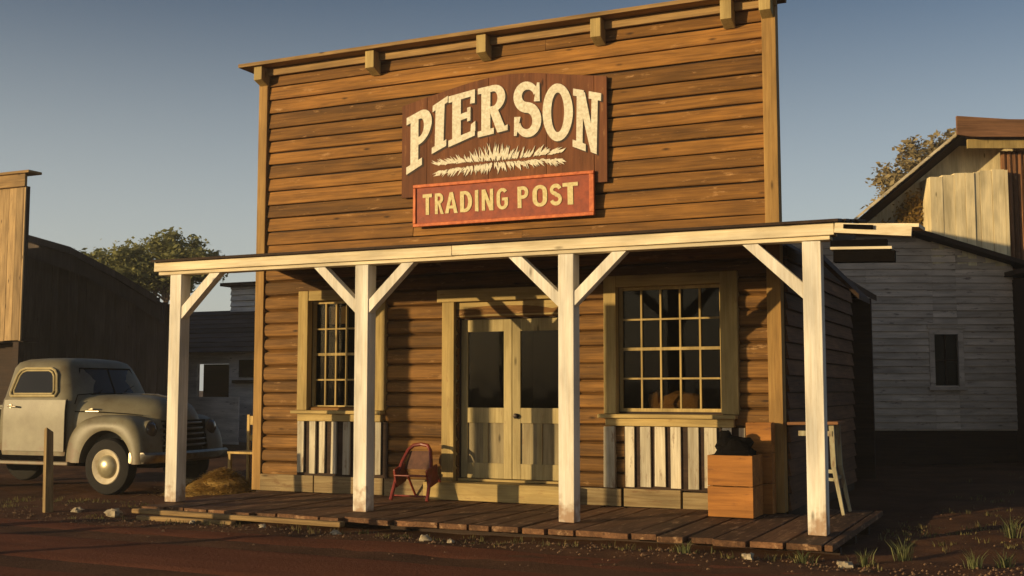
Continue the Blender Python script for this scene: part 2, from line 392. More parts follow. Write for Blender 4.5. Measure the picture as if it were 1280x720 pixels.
# batten panels below the windows
def battens(x0, x1, z0, z1, pitch, w):
    mb = MB(); x = x0
    while x < x1-w*.5:
        mb.box(x, min(x+w*random.uniform(.8,1.15), x1), WY-.085, WY-.06, z0+random.uniform(0,.02), z1, j=.003); x += pitch*random.uniform(.85,1.15)
    p = build('batten_panel', mb, M['batten'], TP)
    build('backing', MB().box(x0-.02, x1+.02, WY-.057, WY-.0585+.01, z0-.02, z1), M['dark'], p)
battens(-4.18, -2.95, .42, 1.045, .155, .085); battens(.0, 1.28, .40, 1.035, .172, .115)
build('batten_post', MB().box(-.245, -.12, WY-.09, WY-.03, .39, 1.035, j=.003), M['batten'], TP, bevel=.004)
# body behind the front
mb = MB(); mb.box(XR-.06, XR, WY+.11, 6.0, GZ, 2.80); mb.box(XL, XL+.06, WY+.11, 8, GZ, 2.80); mb.box(XL, XR, 8.0, 8.08, GZ, 2.80)
each('body_wall', mb, M['dark'], TP)
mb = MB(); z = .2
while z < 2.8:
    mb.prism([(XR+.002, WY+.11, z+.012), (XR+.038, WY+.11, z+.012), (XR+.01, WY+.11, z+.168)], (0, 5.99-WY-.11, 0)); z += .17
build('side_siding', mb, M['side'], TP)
mb = MB()
for sx in (1, -1):
    cx = -1.6; a = (cx+sx*3.30, 2.78); rr = (cx, 5.0)
    mb.prism([(a[0], WY+.11, a[1]), (rr[0], WY+.11, rr[1]), (rr[0], WY+.11, rr[1]+.09), (a[0], WY+.11, a[1]+.09)], (0, 6.6, 0))
mb.prism([(XR+.04, WY+.12, 3.05), (2.40, WY+.12, 2.32), (2.40, WY+.12, 2.37), (XR+.04, WY+.12, 3.12)], (0, .75, 0))
each('rear_roof', mb, M['dark'], TP)
mb = MB(); mb.prism([(XL+.05, 7.9, 2.8), (XR-.05, 7.9, 2.8), (-1.6, 7.9, 4.93)], (0,.08,0)); build('rear_gable', mb, M['dark'], TP)
# room behind the glass
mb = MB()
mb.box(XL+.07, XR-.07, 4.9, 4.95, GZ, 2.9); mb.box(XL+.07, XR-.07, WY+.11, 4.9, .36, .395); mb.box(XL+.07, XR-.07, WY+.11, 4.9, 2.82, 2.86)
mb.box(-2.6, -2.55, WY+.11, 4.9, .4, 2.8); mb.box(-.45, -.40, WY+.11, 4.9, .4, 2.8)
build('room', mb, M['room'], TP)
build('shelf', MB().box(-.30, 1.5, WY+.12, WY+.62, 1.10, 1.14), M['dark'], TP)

# porch: deck, posts, braces, beam, roof
mb = MB(); x = -4.72
while x < 2.50:
    w = random.uniform(.23, .33); yf = -.60+random.uniform(-.05,.06)-(.03 if x > 1 else 0)
    if x < -3.6: yf = -.50
    yb = WY-.065 if x < 1.68 else 2.3
    if x+w > 2.50: w = 2.50-x
    n = 4; dz = random.uniform(-.008, .004); gap = random.uniform(.012, .03)
    rings = []
    for i in range(n+1):
        y = yf+(yb-yf)*i/n; sg = .006*noise.noise(Vector((x*3, y, 0)))
        sk = random.uniform(-.002, .002)
        rings.append([(x+gap+sk, y, DZ-.052+dz), (x+w+sk, y, DZ-.052+dz), (x+w+sk, y, DZ-.002+dz+sg), (x+gap+sk, y, DZ-.001+dz-sg)])
    mb.loft(rings); x += w
build('deck_boards', mb, M['deck'], TP, bevel=.006)
mb = MB(); mb.box(-4.6, 2.5, -.30, -.22, GZ-.06, DZ-.065); mb.box(-4.6, 2.5, .5, .58, GZ-.06, DZ-.065); mb.box(-4.6, 2.5, 1.3, 1.38, GZ-.06, DZ-.065)
each('deck_joist', mb, M['dark'], TP)
mb = MB(); mb.bar((-4.70,-.60,DZ-.045), (-2.05,-.68,DZ-.055), .09, .05); mb.bar((-4.55,-.70,DZ-.10), (-3.3,-.72,DZ-.10), .08, .05)
each('edge_board', mb, M['deckx'], TP, bevel=.012)
PX = [-4.68, -2.25, 0.0, 2.28]
for i, x in enumerate(PX):
    w = .078
    p = build('porch_post', MB().box(x-w, x+w, -w, w, DZ, 2.695, j=.003), M['white'], TP, bevel=.006)
    for sd in (-1, 1):
        if (i == 0 and sd < 0) or (i == 3 and sd > 0): continue
        a = (x+sd*.07, -.045, 2.24); b = (x+sd*.58, -.045, 2.70)
        mb = MB(); ww = .062
        mb.prism([(x+sd*.079, -.066+.001*i, 2.20), (x+sd*.079, -.066+.001*i, 2.34), (x+sd*.46, -.066+.001*i, 2.695), (x+sd*.60, -.066+.001*i, 2.695)], (0,.10,0))
        build('brace', mb, M['white'], p, bevel=.004)
mb = MB(); mb.box(-4.93, 2.44, -.075, .075, 2.70, 2.735); mb.box(-4.97, -1.2, -.105, .07, 2.737, 2.845, j=.003); mb.box(-1.196, 2.48, -.105, .07, 2.737, 2.843, j=.003)
build('porch_beam', mb, M['whiteh'], TP, bevel=.006)
mb = MB(); y = 0
for k in range(9):
    x0 = -4.95+random.uniform(-.03,.03); ya = -.16+k*.2; za = 2.853+(ya+.16)*.13
    mb.bar((x0, ya+.1, za+.012), (2.50+random.uniform(-.02,.05), ya+.1, za+.012), .195, .024, up=(0,-.13,1))
rf = build('porch_roof', mb, M['darky'], TP)
mb = MB(); x = -4.6
while x < 2.4:
    mb.prism([(x, .08, 2.70), (x, .08, 2.845), (x, WY-.07, 3.04), (x, WY-.07, 2.90)], (.05,0,0)); x += .58
each('rafter', mb, M['darky'], TP)
# pale weathered board ends that run on past the porch's right corner
mb = MB(); mb.bar((2.482,-.06,2.795), (3.10,-.02,2.735), .10, .085); mb.bar((2.30,.28,2.86), (3.16,.22,2.80), .30, .03)
each('eave_board_and_slot', mb, M['whiteh'], TP)
mb = MB(); mb.bar((2.44,-.02,2.665), (2.90,-.0,2.655), .10, .055); mb.bar((2.46,.0,2.555), (2.96,.02,2.54), .12, .095); mb.bar((2.56,-.085,2.80), (2.80,-.075,2.78), .09, .035)
each('eave_board_and_slot', mb, M['black'], TP)  # black bars colour in the shaded slots between the pale boards
mb = MB(); mb.bar((2.44,-.02,2.622), (2.94,-.0,2.606), .14, .022); each('eave_board_and_slot', mb, M['whiteh'], TP)

# ------------------------------------------------------------------ signs
Msign = wood('sign_brown', (.19,.070,.026), (.12,.040,.016), 'z', vary=.2, wear=(.27,.13,.05), wear_amt=.05, grain=.6)
Mcream = plain('sign_cream', (.74,.70,.56), (.50,.44,.31), 30, rough=.6, bump=.3, dist=.004)
Mletter2 = plain('sign_yellow', (.66,.58,.30), (.46,.36,.15), 26, rough=.6, bump=.3, dist=.004)
Mred = plain('sign_red', (.30,.055,.018), (.18,.03,.012), 14, rough=.6)
Mred2 = plain('sign_red_edge', (.62,.17,.05), (.36,.07,.02), 16, rough=.6)
Mshade = plain('letter_shade', (.05,.028,.02), (.03,.018,.012), 10)
SY = WY-.052   # back of the sign board
NS = thing('name_sign', 'arched brown board with big cream letters and white sprig on the upper front', 'sign', (-1.47, SY, 3.7))
bp = [(-2.73,3.66),(-2.76,4.77),(-2.45,4.84),(-2.16,4.90),(-1.9,4.95),(-1.64,4.985),(-1.35,5.0),(-1.05,4.98),(-.75,4.93),(-.19,4.84),(-.18,3.72)]
# board of several planks
mb = MB(); cuts = [-2.76,-2.42,-1.62,-.9,-.33,-.18]
def topz(x):
    t = bp[1:10]
    for (a, za), (b, zb) in zip(t[:-1], t[1:]):
        if a <= x <= b: return za+(zb-za)*(x-a)/(b-a)
    return t[0][1] if x < t[0][0] else t[-1][1]
for a, b in zip(cuts[:-1], cuts[1:]):
    pts = [(a+.002, 3.67)]+[(a+.002+(b-a-.004)*i/6, topz(a+(b-a)*i/6)) for i in range(7)]+[(b-.002, 3.67)]
    mb.prism([(x, SY-.03, z) for x, z in pts], (0,.028,0))
build('board', mb, Msign, NS, bevel=.003)
def arc(cx, cy, rx, ry, a0, a1, n=14): return [(cx+rx*math.cos(R(a0+(a1-a0)*i/n)), cy+ry*math.sin(R(a0+(a1-a0)*i/n))) for i in range(n+1)]
def band(outer, inner): return ('band', outer, inner)
def rect(x0, y0, x1, y1): return ('poly', [(x0,y0),(x1,y0),(x1,y1),(x0,y1)])
def poly(*p): return ('poly', list(p))
SERIF = {
 'P': [rect(.16,.04,.47,.97), rect(.0,.0,.62,.13), rect(.0,.87,.40,1.0), band([(.40,1.0)]+arc(.55,.70,.45,.30,90,-90)+[(.40,.40)], [(.40,.86)]+arc(.53,.70,.16,.16,90,-90)+[(.40,.54)])],
 'I': [rect(.20,.05,.80,.95), rect(.0,.0,1,.13), rect(.0,.87,1,1.0)],
 'E': [rect(.14,.05,.46,.95), rect(.0,.87,.98,1.0), rect(.0,.0,.98,.13), rect(.46,.44,.76,.57), poly((.80,.72),(.98,.70),(.98,.90),(.84,.90)), poly((.82,.10),(1.0,.10),(1.0,.31),(.84,.27)), rect(.70,.36,.82,.65)],
 'R': [rect(.12,.05,.42,.95), rect(.0,.0,.54,.12), rect(.0,.88,.40,1.0), band([(.38,1.0)]+arc(.52,.72,.40,.28,90,-90)+[(.38,.44)], [(.38,.87)]+arc(.52,.72,.14,.15,90,-90)+[(.38,.57)]), poly((.40,.48),(.66,.50),(.90,.10),(1.0,.12),(1.0,.0),(.66,.0))],
 'S': [('stroke', arc(.5,.735,.34,.205,15,270,16)+arc(.5,.29,.34,.24,88,-165,18), [.055,.075,.085,.10,.10,.085,.075,.055], .58), poly((.74,.64),(.95,.64),(.95,.99),(.86,.99)), poly((.05,.01),(.14,.01),(.27,.36),(.05,.36))],
 'O': [band(arc(.5,.5,.5,.5,0,360,32), arc(.5,.5,.215,.345,0,360,32))],
 'N': [rect(.13,.05,.36,.95), rect(.66,.02,.88,.95), poly((.13,.97),(.42,.97),(.88,.04),(.66,.04)), rect(.0,.0,.48,.12), rect(.56,.88,1.0,1.0), rect(.0,.88,.38,1.0)],
}
SANS = {
 'T': [rect(.0,.83,1.0,1.0), rect(.32,.0,.68,.84)],
 'R': [rect(.05,.0,.36,1.0), band([(.35,1.0)]+arc(.5,.74,.45,.26,90,-90)+[(.35,.48)], [(.35,.85)]+arc(.5,.74,.16,.10,90,-90)+[(.35,.64)]), poly((.38,.50),(.62,.52),(1.0,.0),(.68,.0))],
 'A': [poly((.0,.0),(.28,.0),(.60,1.0),(.38,1.0)), poly((.72,.0),(1.0,.0),(.64,1.0),(.42,1.0)), rect(.26,.22,.74,.36)],
 'D': [rect(.03,.0,.34,1.0), band([(.34,1.0)]+arc(.42,.5,.55,.5,90,-90,20)+[(.34,.0)], [(.34,.84)]+arc(.42,.5,.24,.34,90,-90,20)+[(.34,.16)])],
 'I': [rect(.0,.0,1.0,1.0)],
 'N': [rect(.0,.0,.28,1.0), rect(.72,.0,1.0,1.0), poly((.0,1.0),(.32,1.0),(1.0,.0),(.68,.0))],
 'G': [band(arc(.5,.68,.48,.32,35,180,12)+arc(.5,.32,.48,.32,180,360,16), arc(.5,.68,.19,.17,30,180,12)+arc(.5,.32,.19,.17,180,360,16)), rect(.68,.30,.98,.52), rect(.48,.42,.98,.55)],
 'P': [rect(.03,.0,.36,1.0), band([(.35,1.0)]+arc(.5,.71,.46,.29,90,-90)+[(.35,.42)], [(.35,.84)]+arc(.5,.71,.17,.13,90,-90)+[(.35,.58)])],
 'O': [band(arc(.5,.66,.5,.34,0,180,16)+arc(.5,.34,.5,.34,180,360,16)+[(1.0,.66)], arc(.5,.66,.2,.18,0,180,16)+arc(.5,.34,.2,.18,180,360,16)+[(.7,.66)])],
 'S': [('stroke', arc(.5,.73,.33,.18,10,270,14)+arc(.5,.29,.34,.20,88,-165,16), [.09]*8, .68)],
}
def resamp(p, n):
    d = [0]
    for a, b in zip(p[:-1], p[1:]): d.append(d[-1]+math.hypot(b[0]-a[0], b[1]-a[1]))
    out = []
    for i in range(n):
        t = d[-1]*i/(n-1); k = 0
        while k < len(d)-2 and d[k+1] < t: k += 1
        u = (t-d[k])/max(1e-9, d[k+1]-d[k]); out.append((p[k][0]+(p[k+1][0]-p[k][0])*u, p[k][1]+(p[k+1][1]-p[k][1])*u))
    return out
def glyph(table, ch, quad, y, th, off=(0,0)):
    """quad TL TR BL BR in wall x,z"""
    TL, TR, BL, BR = quad; mb = MB()
    def mp(u, v):
        x = (TL[0]*(1-u)+TR[0]*u)*v+(BL[0]*(1-u)+BR[0]*u)*(1-v); z = (TL[1]*(1-u)+TR[1]*u)*v+(BL[1]*(1-u)+BR[1]*u)*(1-v)
        return x+off[0], z+off[1]
    for i, g in enumerate(table[ch]):
        t = th+.0006*i
        if g[0] == 'poly': mb.prism([(mp(*p)[0], y-t, mp(*p)[1]) for p in g[1]], (0,t,0))
        elif g[0] == 'stroke':
            n = 44; c = resamp(g[1], n); ws = g[2]; asp = g[3]; rings = []
            for k in range(n):
                a_, b_ = c[max(0,k-1)], c[min(n-1,k+1)]; dx, dy = (b_[0]-a_[0])*asp, b_[1]-a_[1]; l = math.hypot(dx, dy); px, py = -dy/l, dx/l
                q = k/(n-1)*(len(ws)-1); i0 = min(int(q), len(ws)-2); w_ = ws[i0]+(ws[i0+1]-ws[i0])*(q-i0)
                p1 = mp(c[k][0]+px*w_/asp, c[k][1]+py*w_); p2 = mp(c[k][0]-px*w_/asp, c[k][1]-py*w_)
                rings.append([(p1[0],y-t,p1[1]),(p2[0],y-t,p2[1]),(p2[0],y,p2[1]),(p1[0],y,p1[1])])
            mb.loft(rings)
        else:
            n = 40; o = [mp(*p) for p in resamp(g[1], n)]; q = [mp(*p) for p in resamp(g[2], n)]
            rings = [[(a[0],y-t,a[1]),(b[0],y-t,b[1]),(b[0],y,b[1]),(a[0],y,a[1])] for a, b in zip(o, q)]
            mb.loft(rings)
    return mb
Q = {'P': [(-2.69,4.62),(-2.35,4.75),(-2.69,3.94),(-2.35,4.11)], 'I': [(-2.34,4.73),(-2.14,4.83),(-2.35,4.16),(-2.16,4.24)], 'E': [(-2.13,4.82),(-1.78,4.87),(-2.13,4.22),(-1.78,4.33)],
 'R': [(-1.75,4.87),(-1.37,4.91),(-1.75,4.30),(-1.37,4.35)], 'S': [(-1.30,4.89),(-.96,4.86),(-1.31,4.27),(-.95,4.25)], 'O': [(-.94,4.84),(-.57,4.80),(-.94,4.18),(-.58,4.15)], 'N': [(-.57,4.74),(-.24,4.65),(-.58,4.09),(-.26,3.95)]}
for ch in 'PIERSON':
    build('letter', glyph(SERIF, ch, Q[ch], SY-.030, .012), Mcream, NS)
    build('letter_shadow_paint', glyph(SERIF, ch, Q[ch], SY-.030, .003, (.018,-.016)), Mshade, NS)
# the white sprig
rnd = random.Random(3); mb = MB()
def blade(x, z, a, l, w, y):
    dx, dz = math.cos(a), math.sin(a); px, pz = -dz, dx
    b = rnd.uniform(-.12, .12)*l
    pts = [(x-px*w*.3, z-pz*w*.3), (x+dx*l*.35-px*w*.5+px*b, z+dz*l*.35-pz*w*.5+pz*b), (x+dx*l, z+dz*l), (x+dx*l*.35+px*w*.5+px*b, z+dz*l*.35+pz*w*.5+pz*b)]
    mb.prism([(p[0], y, p[1]) for p in pts], (0,.004,0))
k = 0
for i in range(74):
    t = i/73; x = -2.24+1.50*t; c = (t-.47)*2
    for sd in (1, -1):
        for rep in range(2):
            a = R(90)-max(-1, min(1, c*1.15))*R(64)+rnd.gauss(0,.22)
            if sd < 0: a = -a+rnd.gauss(0,.12)
            l = (.085+.11*math.exp(-(c*3.2)**2)*(1 if sd > 0 else .25)+.03*abs(c))*rnd.choice((.45,.8,1,1.15))*rnd.uniform(.85,1.15)
            z = 4.0+(.006+.030*abs(c) if sd > 0 else .0-.055*max(0,-c)-.03*max(0,c))
            k += 1; blade(x+rnd.uniform(-.012,.012), z+rnd.uniform(-.006,.006), a, l, .022*rnd.uniform(.6,1.5), SY-.0345-.00003*k)
build('painted_sprig', mb, Mcream, NS)
TS = thing('lower_sign', 'narrow orange-red framed board with yellow block letters, under the arched name board', 'sign', (-1.45, SY-.034, 3.33))
yb = SY-.034
build('board', MB().box(-2.56, -.335, yb-.03, yb+.001, 3.335, 3.765), Mred, TS, bevel=.004)
mb = MB(); e = .036
mb.box(-2.575,-.32,yb-.05,yb-.0,3.765,3.765+e,j=.003); mb.box(-2.575,-.32,yb-.05,yb,3.335-e+.01,3.335+.01,j=.003)
mb.box(-2.575,-2.575+e,yb-.048,yb,3.346,3.764,j=.002); mb.box(-.375,-.32,yb-.048,yb,3.346,3.764,j=.002)
each('sign_border', mb, Mred2, TS, bevel=.006)
line = [('T',105,168),('R',184,246),('A',254,338),('D',352,436),('I',452,474),('N',496,570),('G',590,666),('P',722,795),('O',818,908),('S',922,1000),('T',1003,1095)]
for ch, a, b in line:
    X = lambda q: -2.45+(q-105)/990*1.94
    build('letter', glyph(SANS, ch, [(X(a),3.685),(X(b),3.688),(X(a)+.004,3.445),(X(b)+.004,3.440)], yb-.03, .008), Mletter2, TS)

# ------------------------------------------------------------------ things on the porch
def crate(name, label, x0, x1, y0, y1, z0, z1, rows):
    t = thing(name, label, 'crate', ((x0+x1)/2, (y0+y1)/2, z0))
    h = (z1-z0)/rows
    mb = MB(); s = MB()
    for k in range(rows):
        a, b = z0+k*h+.004, z0+(k+1)*h-.004
        mb.box(x0, x1, y0, y0+.016, a, b, j=.002); mb.box(x0, x1, y1-.016, y1, a, b, j=.002)
        s.box(x0+.002, x0+.016, y0+.018, y1-.018, a, b); s.box(x1-.016, x1-.002, y0+.018, y1-.018, a, b)
    each('front_board', mb, M['crate'], t, bevel=.003); each('side_board', s, M['crate'], t)
    c = MB()
    for x in (x0+.019, x1-.044):
        for y in (y0+.018, y1-.043): c.box(x, x+.025, y, y+.025, z0+.005, z1-.002)
    each('corner_batten', c, M['cratez'], t)
    build('bottom', MB().box(x0+.018, x1-.018, y0+.045, y1-.045, z0, z0+.015), M['crate'], t)
    return t
crate('wooden_crate', 'large open orange crate on the deck with a dark bundle on top', 1.06, 1.50, .93, 1.36, DZ+.001, .795, 2)
mb = MB(); mb.blob((1.28,1.14,.83), .21, .16, .13, 10, .22, seed=2); mb.blob((1.20,1.10,.93), .08, .07, .09, 8, .3, seed=4)
single('cloth_bundle', mb, plain('black_cloth', (.007,.006,.006), rough=.95, scale=20, bump=.6, spec=.05), 'black crumpled cloth bundle lying on the open orange crate', 'bundle', (1.27,1.14,.72), smooth=True)
crate('narrow_crate', 'narrow upright orange crate standing against the wall behind the large crate', 1.33, 1.585, 1.38, 1.545, DZ+.001, 1.10, 3)
# stool-table at the right end
ST = thing('work_table', 'small tall table with worn pale splayed legs by the right porch post', 'table', (2.0,1.85,DZ), 0)
mb = MB(); mb.bar((1.70,1.78,1.085), (2.20,1.78,1.095), .42, .03); build('table_top', mb, wood('table_wood', (.36,.17,.07), (.2,.09,.04), 'x'), ST, bevel=.006)
Mleg = wood('pale_leg', (.46,.42,.28), (.28,.24,.14), 'z', vary=.2, wear=(.2,.13,.08))
for x, y, sx, sy in ((1.90,1.66,-.2,-1), (2.12,1.66,1,-1), (1.90,2.0,-.2,1), (2.12,2.0,1,1)):
    build('leg', MB().bar((x,y,1.07), (x+sx*.015,y+sy*.01,.66), .05, .045, up=(0,1,0)).bar((x+sx*.015,y+sy*.01,.665), (x+sx*.10,y+sy*.03,DZ), .045, .045, up=(0,1,0), w2=.03, d2=.03), Mleg, ST, bevel=.004)
mb = MB(); mb.bar((1.90,1.655,.62), (2.13,1.655,.62), .02, .035); mb.bar((1.90,1.655,.55), (2.13,1.655,.54), .02, .03); mb.bar((2.14,1.66,.55), (2.14,2.0,.55), .02, .03); mb.bar((1.80,1.635,.99), (2.13,1.635,.99), .02, .05)
each('stretcher', mb, Mleg, ST)
# red chair
RC = thing('metal_chair', 'small worn red metal chair leaning beside the doors', 'chair', (-2.33,1.33,DZ), R(4))
Mr = plain('red_paint', (.22,.024,.011), (.11,.011,.006), 18, rough=.45, spec=.5)
mb = MB(); T_ = []
for sx in (-1, 1):
    f = [(-2.330+sx*.23+(-.06*0), 1.05, DZ+.01), (-2.330+sx*.215, 1.13, DZ+.22), (-2.330+sx*.185, 1.22, DZ+.42), (-2.330+sx*.14, 1.28, DZ+.55), (-2.330+sx*.09, 1.31, DZ+.60), (-2.330, 1.32, DZ+.615)]
    mb.tube(f, .021, 8)
    mb.tube([(-2.330+sx*.20, 1.56, DZ+.01), (-2.330+sx*.19, 1.30, DZ+.33)], .013, 8)
build('chair_frame', mb, Mr, RC, smooth=True)
mb = MB(); mb.prism([(-2.530,1.06,DZ+.27),(-2.130,1.06,DZ+.27),(-2.150,1.36,DZ+.25),(-2.510,1.36,DZ+.25)], (0,0,.018)); build('seat', mb, Mr, RC, bevel=.006)
for sx in (-1, 1):
    build('arm', MB().prism([(-2.330+sx*.205-.014,1.07,DZ+.34),(-2.330+sx*.205-.014,1.30,DZ+.40),(-2.330+sx*.205-.014,1.33,DZ+.20),(-2.330+sx*.205-.014,1.12,DZ+.14)], (.028,0,0)), Mr, RC, bevel=.006)
mb = MB(); mb.prism([(-2.500,1.24,DZ+.34),(-2.160,1.24,DZ+.34),(-2.210,1.30,DZ+.54),(-2.450,1.30,DZ+.54)], (0,.012,0)); build('backrest', mb, plain('worn_seat', (.12,.05,.03), (.05,.02,.012), 12), RC)
mb = MB(); mb.tube([(-2.550,1.08,DZ+.06), (-2.110,1.08,DZ+.06)], .010, 8); each('stretcher', mb, Mr, RC)
# sack in the right window, paper in the left
mb = MB(); mb.blob((.50,1.98,1.27), .27, .14, .135, 10, .12, seed=5); mb.blob((.20,1.98,1.25), .075, .07, .15, 8, .2, seed=7)
single('burlap_sack', mb, plain('burlap', (.60,.40,.20), (.42,.25,.11), 60, rough=.95, bump=.6), 'tan burlap sack lying behind the right window panes', 'sack', (.40,1.98,1.141), smooth=True)
mb = MB(); mb.box(-3.90,-3.62,WY+.082,WY+.086,2.22,2.43)
single('paper_notice', mb, plain('old_paper', (.40,.32,.22), (.25,.18,.11), 8), 'pale blank paper hung inside the upper left window', 'notice', (-3.76,WY+.084,2.22))

# ------------------------------------------------------------------ hitching post stump, left foreground
mb = MB(); pts = [(-5.80,-.72,GZ-.1), (-5.82,-.72,GZ+.45), (-5.84,-.71,GZ+.86)]
rings = []
for (x, y, z), w in zip(pts, (.065,.06,.055)):
    rings.append([(x+w*math.cos(R(20)+k*PI/2), y+w*math.sin(R(20)+k*PI/2), z+(.02*k if z > .8 else 0)) for k in range(4)])
mb.loft(rings); single('wooden_post', mb, wood('post_wood', (.42,.30,.14), (.22,.14,.06), 'z', vary=.1), 'short leaning square wooden post in front of the old truck', 'post', (-5.80,-.72,GZ), bevel=.008)
# unseen posts added out of view to cast shadow strips on the front
for i, (wx, hh, w) in enumerate(((-2.78, 3.05, .13), (-1.80, 3.02, .10), (-.085, 3.0, .07))):
    x = wx-.727*5.15
    mb = MB().box(x-w*.8, x+w*.8, -3.5-w*.5, -3.5+w*.5, GZ-.1, GZ+hh, j=.006)
    single('shadow_post', mb, M['trim'], None, None, (x,-3.5,GZ))
    o = bpy.context.scene.objects[-1] if False else None

# ------------------------------------------------------------------ left buildings
Mgrey = wood('weathered_plank', (.50,.34,.16), (.26,.16,.07), 'z', vary=.35, wear=(.18,.11,.06), wear_amt=.1)
LB = thing('plank_building', 'tall building with a sunlit vertical plank front at the left edge', 'building', (-17.4,7,GZ))
mb = MB(); x = -20
while x < -14.86:
    w = random.uniform(.16,.26); w = min(w, -14.85-x); mb.box(x+.006, x+w, 6.97, 7.0, 2.42+random.uniform(-.03,.03), 5.62, j=.004); x += w
build('plank_front', mb, Mgrey, LB)
mb = MB(); mb.box(-20,-14.86,7.001,7.1,2.45,5.6); mb.box(-20,-15.6,7.6,7.7,GZ,4.9); mb.box(-18.1,-18.0,7.7,9.6,GZ,4.9); mb.box(-20,-18.0,9.5,9.6,GZ,4.9); mb.box(-20,-14.90,7.1,7.5,2.4,2.5)
build('wall', mb, M['dark'], LB)
mb = MB(); mb.box(-20,-14.80,6.90,6.965,5.58,5.84); mb.box(-20,-14.65,6.85,7.2,5.845,5.90); build('cornice', mb, M['trimh'], LB, bevel=.01)
for x in (-15.0,-17.3,-19.6): build('support_post', MB().box(x-.08,x+.08,7.0,7.14,GZ,2.4), M['dark'], LB)

Mbarn = wood('barn_board', (.13,.095,.08), (.06,.042,.036), 'z', vary=.35)
Mroofd = wood('barn_roof_sheet', (.10,.075,.065), (.05,.036,.032), 'z', vary=.3)
BA = thing('dark_barn', 'dark board barn with a sagging low roof behind the truck', 'barn', (-18,10.5,GZ))
mb = MB(); x = -24
ridge = [(-24,3.7),(-20.5,5.55),(-18.3,5.05),(-16.6,4.60),(-15.2,3.98),(-13.95,3.35)]
def rz_(x):
    for (a, za), (b, zb) in zip(ridge[:-1], ridge[1:]):
        if a <= x <= b: return za+(zb-za)*(x-a)/(b-a)
    return ridge[-1][1]
while x < -14.1:
    w = random.uniform(.22,.34); w = min(w, -14.1-x+.001); zt = min(rz_(x), rz_(min(x+w,-14.1)))-.05
    mb.box(x+.01, x+w, 10.5, 10.53, GZ-.1, zt, j=.006); x += w
build('wall', mb, Mbarn, BA)
mb = MB(); mb.box(-24,-14.1,10.535,10.6,GZ-.1,3.2); mb.prism([(-14.2,10.6,GZ-.1),(-14.1,10.6,GZ-.1),(-14.1,10.6,3.2),(-14.2,10.6,3.2)], (-4.6,4.6,0)); build('wall_core', mb, M['dark'], BA)
mb = MB()
for (a, za), (b, zb) in zip(ridge[:-1], ridge[1:]):
    mb.prism([(a,9.9,za),(b,9.9,zb),(b,9.9,zb+.16),(a,9.9,za+.16)], (-5.4,5.6,0))
    mb.prism([(a,10.1,za-.42),(b,10.1,zb-.42),(b,10.1,zb-.002),(a,10.1,za-.002)], (0,.05,0))
build('roof', mb, Mroofd, BA)

Mpale = wood('pale_clapboard', (.80,.74,.67), (.62,.56,.50), 'x', vary=.15, wear=(.22,.19,.17), wear_amt=.1)
BH = thing('pale_house', 'pale low house with dark doorway and corrugated roof seen between barn and store', 'house', (-15.5,14,GZ))
mb = MB()
for a, b, z0, z1 in ((-18.4,-16.22,GZ,2.4),(-16.22,-15.18,2.1,2.4),(-15.18,-11.5,GZ,2.4)): mb.box(a,b,14,14.1,z0,z1)
build('wall', mb, Mpale, BH)
build('doorway', MB().box(-16.22,-15.18,14.25,14.3,GZ,2.1), M['dark'], BH)
w_ = build('window', MB().box(-14.85,-13.9,13.97,14.0,1.75,2.2), M['black'], BH); build('sill', MB().box(-15.0,-13.8,13.88,14.0,1.6,1.68), M['dark'], w_)
mb = MB()
for k in range(9):
    y = 13.6+k*.22; z = 2.40+k*.135; mb.bar((-18.6,y+.11,z+.06), (-11.4,y+.11,z+.05), .28, .03, up=(0,-.5,1))
build('roof', mb, wood('rusty_sheet', (.12,.09,.08), (.055,.04,.035), 'x', vary=.45), BH)
mb = MB(); z = 3.55
while z < 4.2: mb.prism([(-16.4,15.55,z),(-16.4,15.50,z+.01),(-16.4,15.55,z+.16)], (6,0,0)); z += .16
mb.box(-16.4,-10.4,15.55,15.65,3.3,4.25); build('upper_wall', mb, Mpale, BH)
mb = MB(); mb.box(-16.6,-10.2,15.3,18,4.27,4.36); build('upper_roof', mb, M['dark'], BH)
mb = MB().box(-17.6,-14.0,12.9,12.95,GZ,1.25)
single('board_fence', mb, Mpale, 'low pale board fence in front of the pale house', 'fence', (-15.8,12.9,GZ))
# chair and straw between truck and store
YC = thing('yard_chair', 'light wooden chair standing alone in the yard beside the store', 'chair', (-5.83,2.85,GZ), R(-8))
Mch = wood('chair_wood', (.60,.42,.16), (.42,.27,.09), 'z', vary=.1)
for x, y, h in ((-6.05,2.65,.46),(-5.63,2.65,.46),(-6.05,3.05,.98),(-5.63,3.05,.98)):
    build('leg', MB().bar((x,y,GZ-.02),(x,y,GZ+h),.045,.045,up=(0,1,0)), Mch, YC, bevel=.004)
build('seat', MB().box(-6.08,-5.60,2.620,3.080,GZ+.46,GZ+.49), Mch, YC, bevel=.004)
each('backrest', MB().box(-6.04,-5.64,3.035,3.060,GZ+.84,GZ+.96).box(-6.04,-5.64,3.035,3.060,GZ+.62,GZ+.70), Mch, YC)

